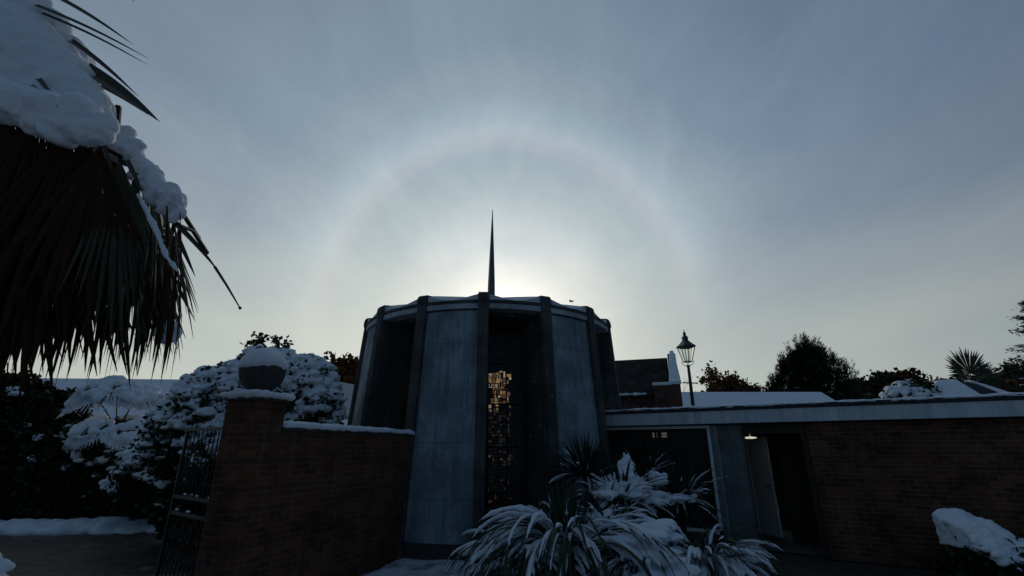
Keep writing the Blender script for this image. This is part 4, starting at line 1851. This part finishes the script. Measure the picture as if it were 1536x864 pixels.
    for u, v, y, rp in ((-60, 60, 3.1, 100), (-5, 30, 3.05, 62), (20, 75, 3.0, 66), (50, 100, 2.95, 62), (80, 125, 2.92, 55), (105, 150, 2.9, 46), (125, 165, 2.9, 38), (138, 182, 2.9, 28),
                        (40, 135, 2.85, 46), (62, 158, 2.85, 36), (85, 165, 2.85, 30), (10, 110, 2.9, 42), (-20, 120, 2.9, 40), (60, 50, 3.1, 40), (30, 10, 3.1, 38), (95, 85, 3.05, 34), (150, 205, 2.95, 18), (160, 215, 3.0, 18)):
        px_blob(u, v, y, rp)
    for u, v, rp in ((-25, 140, 34), (10, 148, 30), (38, 166, 26), (62, 182, 24), (90, 196, 24), (112, 192, 22), (132, 198, 20), (150, 200, 18), (160, 186, 16), (30, 160, 34), (75, 170, 32), (120, 172, 28)):
        px_blob(u, v, 2.56, rp, None, .25)
    random.seed(72)
    for u, v, rp in ((165, 222, 17), (182, 212, 14), (192, 200, 12), (186, 228, 17), (200, 236, 16), (203, 218, 12), (212, 252, 16), (225, 262, 15), (232, 276, 16), (240, 290, 14), (252, 290, 15), (262, 300, 14), (268, 318, 10),
                     (218, 275, 14), (228, 295, 12), (248, 310, 12), (258, 326, 8), (205, 262, 10),):
        px_blob(u + random.uniform(-2, 2), v + random.uniform(-2, 2), 3.02, rp, None, .22, 3)
        for _ in range(4):
            px_blob(u + random.uniform(-rp, rp), v + random.uniform(-rp, rp) * .8, 3.0 + random.uniform(-.05, .1), rp * random.uniform(.3, .5), None, .3, 2)
    for u, v, rp in ((255, 490, 11), (262, 500, 9), (250, 505, 12), (243, 498, 9), (262, 510, 6)):
        px_blob(u, v, 3.15, rp, None, .2, 2)
    o = sn.build('snow', 'snow', root)
    voxel(o, .012, 2, .035, .09)
    tx = bpy.data.textures.new('crumbs', 'CLOUDS')
    tx.noise_scale = .025
    tx.noise_depth = 3
    dm = o.modifiers.new('crumbs', 'DISPLACE')
    dm.texture = tx
    dm.strength = .014
    dm.texture_coords = 'LOCAL'


big_palm()


# ------------------------------------------------------------------ planting in front of the chapel
def rosette(name, label, loc, n, seed, L=(.9, 1.5), el=(.2, 1.45), droop=(.4, 1.9), w=(.045, .07), snow_on=.7, snow_w=.8, leaf_m='flax_leaf', trunk=0.0, azs=(0, 6.28), heap=None, group=None, vox=0, curl=1.5, snow_t0=(.12, .4)):
    random.seed(seed)
    root = thing(name, label, 'plant', loc, 0, group)
    lf, sn = MB(), MB()
    if trunk:
        tb = MB()
        tb.tube([(0, 0, 0), (.01, 0, trunk * .5), (0, 0, trunk + .03)], [.055, .05, .05], 8)
        tb.build('trunk', 'bark', root)
    for k in range(n):
        az = random.uniform(*azs)
        e = random.uniform(*el)
        up = (e - el[0]) / max(.01, el[1] - el[0])
        dr = droop[1] + (droop[0] - droop[1]) * up
        Ln = random.uniform(*L)
        b = Vector((math.cos(az) * random.uniform(0, .12), math.sin(az) * random.uniform(0, .12), trunk + random.uniform(0, .05)))
        s = sn if (random.random() < snow_on and up < .80) else None
        strap(lf, b, az, e, Ln, dr * random.uniform(.8, 1.2), random.uniform(*w), 11, .22, curl, snow=s, snow_t=(random.uniform(*snow_t0), random.uniform(.75, 1.0)), snow_w=snow_w * random.uniform(.7, 1.2), wav=.08, gz=.05 - loc[2])
    lf.build('leaves', leaf_m, root)
    if heap:
        for (x, y, z, rx, ry, rz) in heap:
            for _ in range(12):
                sn.blob((x + random.gauss(0, rx * .45), y + random.gauss(0, ry * .4), z + random.gauss(0, rz * .25)), (rx * random.uniform(.35, .6), ry * random.uniform(.35, .6), rz * random.uniform(.5, .8)), 2, .25)
            for _ in range(26):
                a_ = random.uniform(0, 6.28)
                q_ = random.uniform(.6, 1.15)
                sn.blob((x + math.cos(a_) * rx * q_, y + math.sin(a_) * ry * q_, z - rz * random.uniform(.0, .9)), (random.uniform(.02, .06), random.uniform(.02, .06), random.uniform(.015, .05)), 1, .3)
    o = sn.build('snow', 'snow', root, smooth=True)
    if vox:
        voxel(o, vox, 2, .02, .06)
    return root


def flax(name, label, loc, seed, n_up, n_out, k):
    random.seed(seed)
    root = thing(name, label, 'plant', loc)
    lf, sn = MB(), MB()
    for i in range(n_up + n_out):
        az = random.uniform(0, 6.28)
        b = Vector((math.cos(az) * random.uniform(0, .16) * k, math.sin(az) * random.uniform(0, .16) * k, random.uniform(0, .08)))
        if i < n_up:
            strap(lf, b, az, random.uniform(1.22, 1.52), random.uniform(1.05, 1.55) * k, random.uniform(.1, .45), random.uniform(.045, .07), 9, .3, 1.8,
                  snow=sn if random.random() < .3 else None, snow_t=(random.uniform(.4, .7), random.uniform(.75, .95)), snow_w=.45)
        else:
            if random.random() < .10:             # a leaf snapped over by the weight
                strap(lf, b, az, random.uniform(1.0, 1.4), random.uniform(.7, 1.1) * k, random.uniform(2.6, 3.4), random.uniform(.04, .07), 12, .2, 3.2, twist=random.uniform(-1.2, 1.2),
                      snow=sn if random.random() < .4 else None, snow_t=(.5, .8), snow_w=.8, gz=.03)
                continue
            cl = strap(lf, b, az, random.uniform(1.12, 1.47), random.uniform(1.75, 2.45) * k, random.uniform(2.3, 2.95), random.uniform(.045, .072), 15, .22, 1.15,
                  snow=sn if random.random() < .64 else None, snow_t=(random.uniform(.15, .45), random.uniform(.75, 1.0)), snow_w=random.uniform(.5, 1.05), wav=random.choice([.03, .06, .22]), twist=random.uniform(-.5, .5), gz=.03)
            if random.random() < .38:             # lumps bridging neighbouring leaves
                q = cl[random.randint(4, 9)]
                r = random.uniform(.025, .06)
                sn.blob((q.x, q.y, q.z + .01), (r * 1.3, r, r * .7), 2, .4)
    lf.build('leaves', 'flax_leaf', root)
    o = sn.build('snow', 'snow', root)
    voxel(o, .012, 2, .012, .05)
    return root


def px_ground(u, v, y):
    p = at(u, v, y)
    return p


def planting():
    flax('flax_plant', 'large flax with upright blades in the middle and snow striped drooping leaves', (.76, 7.15, 0), 81, 50, 250, .88)
    flax('flax_plant', 'smaller flax drooping with snow at the left front of the big one', (.22, 6.95, 0), 82, 8, 130, .62)
    rosette('cordyline_plant', 'spiky plant carrying a peaked heap of snow behind the big flax', (1.72, 8.0, 0), 150, 83, (.55, .95), (-.35, 1.3), (.4, 1.2), (.03, .05), .75, .9, 'cordyline_leaf', .98, (0, 6.28),
            [(.0, -.15, 1.10, .44, .34, .08), (.0, -.1, 1.22, .33, .26, .09), (.04, -.06, 1.35, .22, .19, .09), (.08, -.02, 1.48, .12, .12, .09), (.13, .0, 1.60, .05, .05, .08), (.42, -.2, 1.02, .26, .22, .06)], None, .014)
    rosette('cordyline_plant', 'dark spiky plant with hardly any snow against the chapel', (1.25, 8.55, 0), 150, 84, (.5, .85), (-.5, 1.4), (.2, .9), (.03, .05), .12, .7, 'cordyline_leaf', 1.3, (0, 6.28), None, None, 0)
    rosette('cordyline_plant', 'tall dark spiky plant in front of the corridor window', (2.35, 9.05, 0), 170, 85, (.5, .85), (-.5, 1.45), (.2, 1.0), (.03, .05), .22, .7, 'cordyline_leaf', 1.22, (0, 6.28), None, None, .014)
    rosette('cordyline_plant', 'spiky plant with a round lump of snow beside the concrete pillar', (2.75, 8.35, 0), 140, 86, (.55, .9), (-.3, 1.35), (.3, 1.1), (.03, .045), .5, .8, 'cordyline_leaf', .95, (0, 6.28),
            [(-.38, -.2, 1.30, .13, .11, .11), (-.15, -.3, 1.02, .26, .2, .06)], None, .015)
    rosette('cordyline_plant', 'low spiky plant crushed under snow between the big flax and the drooping clump', (1.38, 7.45, 0), 150, 94, (.5, .85), (-.2, 1.3), (.6, 1.5), (.03, .05), .8, .95, 'cordyline_leaf', .62, (0, 6.28),
            [(.1, -.2, .78, .30, .24, .06), (-.1, -.1, .86, .2, .18, .06)], None, .014)
    rosette('grass_clump', 'low drooping clump buried under smooth folds of snow', (1.80, 6.95, 0), 150, 87, (.8, 1.15), (.5, 1.35), (1.9, 2.8), (.035, .055), .95, 1.1, 'cordyline_leaf', 0, (0, 6.28),
            [(-.08, -.25, .70, .34, .3, .10), (-.1, -.42, .52, .38, .28, .10), (.02, -.5, .34, .40, .28, .10), (.12, -.1, .80, .24, .24, .07)], None, .015, 1.2)
    rosette('grass_clump', 'drooping snow coated clump in front of the concrete pillar', (2.60, 7.15, 0), 230, 88, (.95, 1.4), (.9, 1.45), (2.1, 2.9), (.035, .055), .92, 1.15, 'cordyline_leaf', 0, (0, 6.28),
            None, None, .013, 1.2)
    sh = snowy_shrub('low_shrub', 'low evergreen bush flattened under a thick slab of snow by the brick wall', (6.15, 6.75, 0),
                [(0, 0, .26, .60, .44, .34), (.5, .05, .26, .62, .46, .32)], 91, 'hedge_leaf', 320, .10, .05, 0, .03)
    for c in [q for q in sh.children if q.name.startswith('snow')]:
        bpy.data.objects.remove(c)
    # the slab itself: an uneven sheet sagging towards the front
    o = MB()
    nx, ny = 46, 26
    top, bot = [], []
    for j in range(ny + 1):
        for i in range(nx + 1):
            a_, b_ = i / nx, j / ny
            x = -.36 + 1.45 * a_ + .05 * noise.noise(Vector((a_ * 3, b_ * 5, 1))) + .10 * (1 - b_) * (1 - a_)
            y = -.36 + .72 * b_ + .07 * noise.noise(Vector((a_ * 5, b_ * 2, 7)))
            crest = .10 * max(0, 1 - abs(x + .05) / .5) + .05 * noise.noise(Vector((x * 4, y * 4, 2)))
            edge = min(1, a_ * 9 + .1, (1 - a_) * 9 + .1, b_ * 7 + .1, (1 - b_) * 7 + .1) ** .5
            zt = .46 + (.38 * b_ ** .7 + crest * b_) * (1 - .85 * max(0, min(1, (x - .14) / .55))) + .06 * edge + .022 * noise.noise(Vector((x * 14, y * 14, 4))) + .03 * noise.noise(Vector((x * 6, y * 6, 9)))
            top.append((x, y, zt))
            bot.append((x, y, .44 + .10 * b_ + .05 * noise.noise(Vector((x * 7, y * 7, 8)))))
    N = (nx + 1) * (ny + 1)
    fs = []
    for j in range(ny):
        for i in range(nx):
            q = j * (nx + 1) + i
            fs.append((q, q + 1, q + nx + 2, q + nx + 1))
            fs.append((q + N, q + nx + 1 + N, q + nx + 2 + N, q + 1 + N))
    for i in range(nx):
        fs.append((i + 1, i, i + N, i + 1 + N))
        q = ny * (nx + 1) + i
        fs.append((q, q + 1, q + 1 + N, q + N))
    for j in range(ny):
        q = j * (nx + 1)
        fs.append((q, q + nx + 1, q + nx + 1 + N, q + N))
        q += nx
        fs.append((q + nx + 1, q, q + N, q + nx + 1 + N))
    o.add(top + bot, fs)
    random.seed(95)
    for _ in range(150):
        a_, b_ = random.random(), random.choice([0.0, 0.0, .05, random.random()])
        if random.random() < .3:
            a_ = random.choice([.01, .99])
        q = top[int(b_ * ny) * (nx + 1) + int(a_ * nx)]
        r = random.uniform(.015, .05)
        o.blob((q[0] + random.gauss(0, .02), q[1] + random.gauss(0, .02), q[2] - random.uniform(0, .07)), (r * 1.2, r, r * .8), 1, .4)
    ob = o.build('snow', 'snow', sh, smooth=True)
    voxel(ob, .016, 1, .035, .07)
    # snow-covered plant at the very left edge
    rosette('yucca_plant', 'plant heaped with snow in front of the palm trunk at the left edge', (-2.70, 2.75, 0), 110, 93, (.22, .4), (.0, 1.3), (.6, 1.4), (.02, .03), .8, .9, 'cordyline_leaf', .75, (0, 6.28),
            [(.06, -.1, 1.0, .16, .16, .12), (.02, -.1, 1.20, .11, .12, .10), (.08, -.1, .82, .19, .17, .12)], None, .012)


planting()


# small bird above the roof
def bird():
    p = at(857, 452, 30)
    root = thing('bird', 'tiny bird gliding low above the right of the chapel roof', 'bird', p, R(60))
    mb = MB()
    mb.lathe([(.005, -.17), (.03, -.12), (.05, 0), (.04, .1), (.025, .16), (.004, .2)], 10, 0, Matrix.Rotation(math.pi / 2, 4, 'X'))
    for s in (-1, 1):
        mb.add([(0, .07, .01), (s * .16, .09, .05), (s * .36, .0, .02), (s * .17, -.04, .04), (0, -.07, .01),
                (0, .07, -.005), (s * .16, .09, .04), (s * .36, .0, .015), (s * .17, -.04, .03), (0, -.07, -.005)],
               [(0, 1, 3, 4), (1, 2, 3), (9, 8, 6, 5), (8, 7, 6), (0, 5, 6, 1), (1, 6, 7, 2), (2, 7, 8, 3), (3, 8, 9, 4)])
    mb.build('body', 'feather', root, smooth=True)


bird()
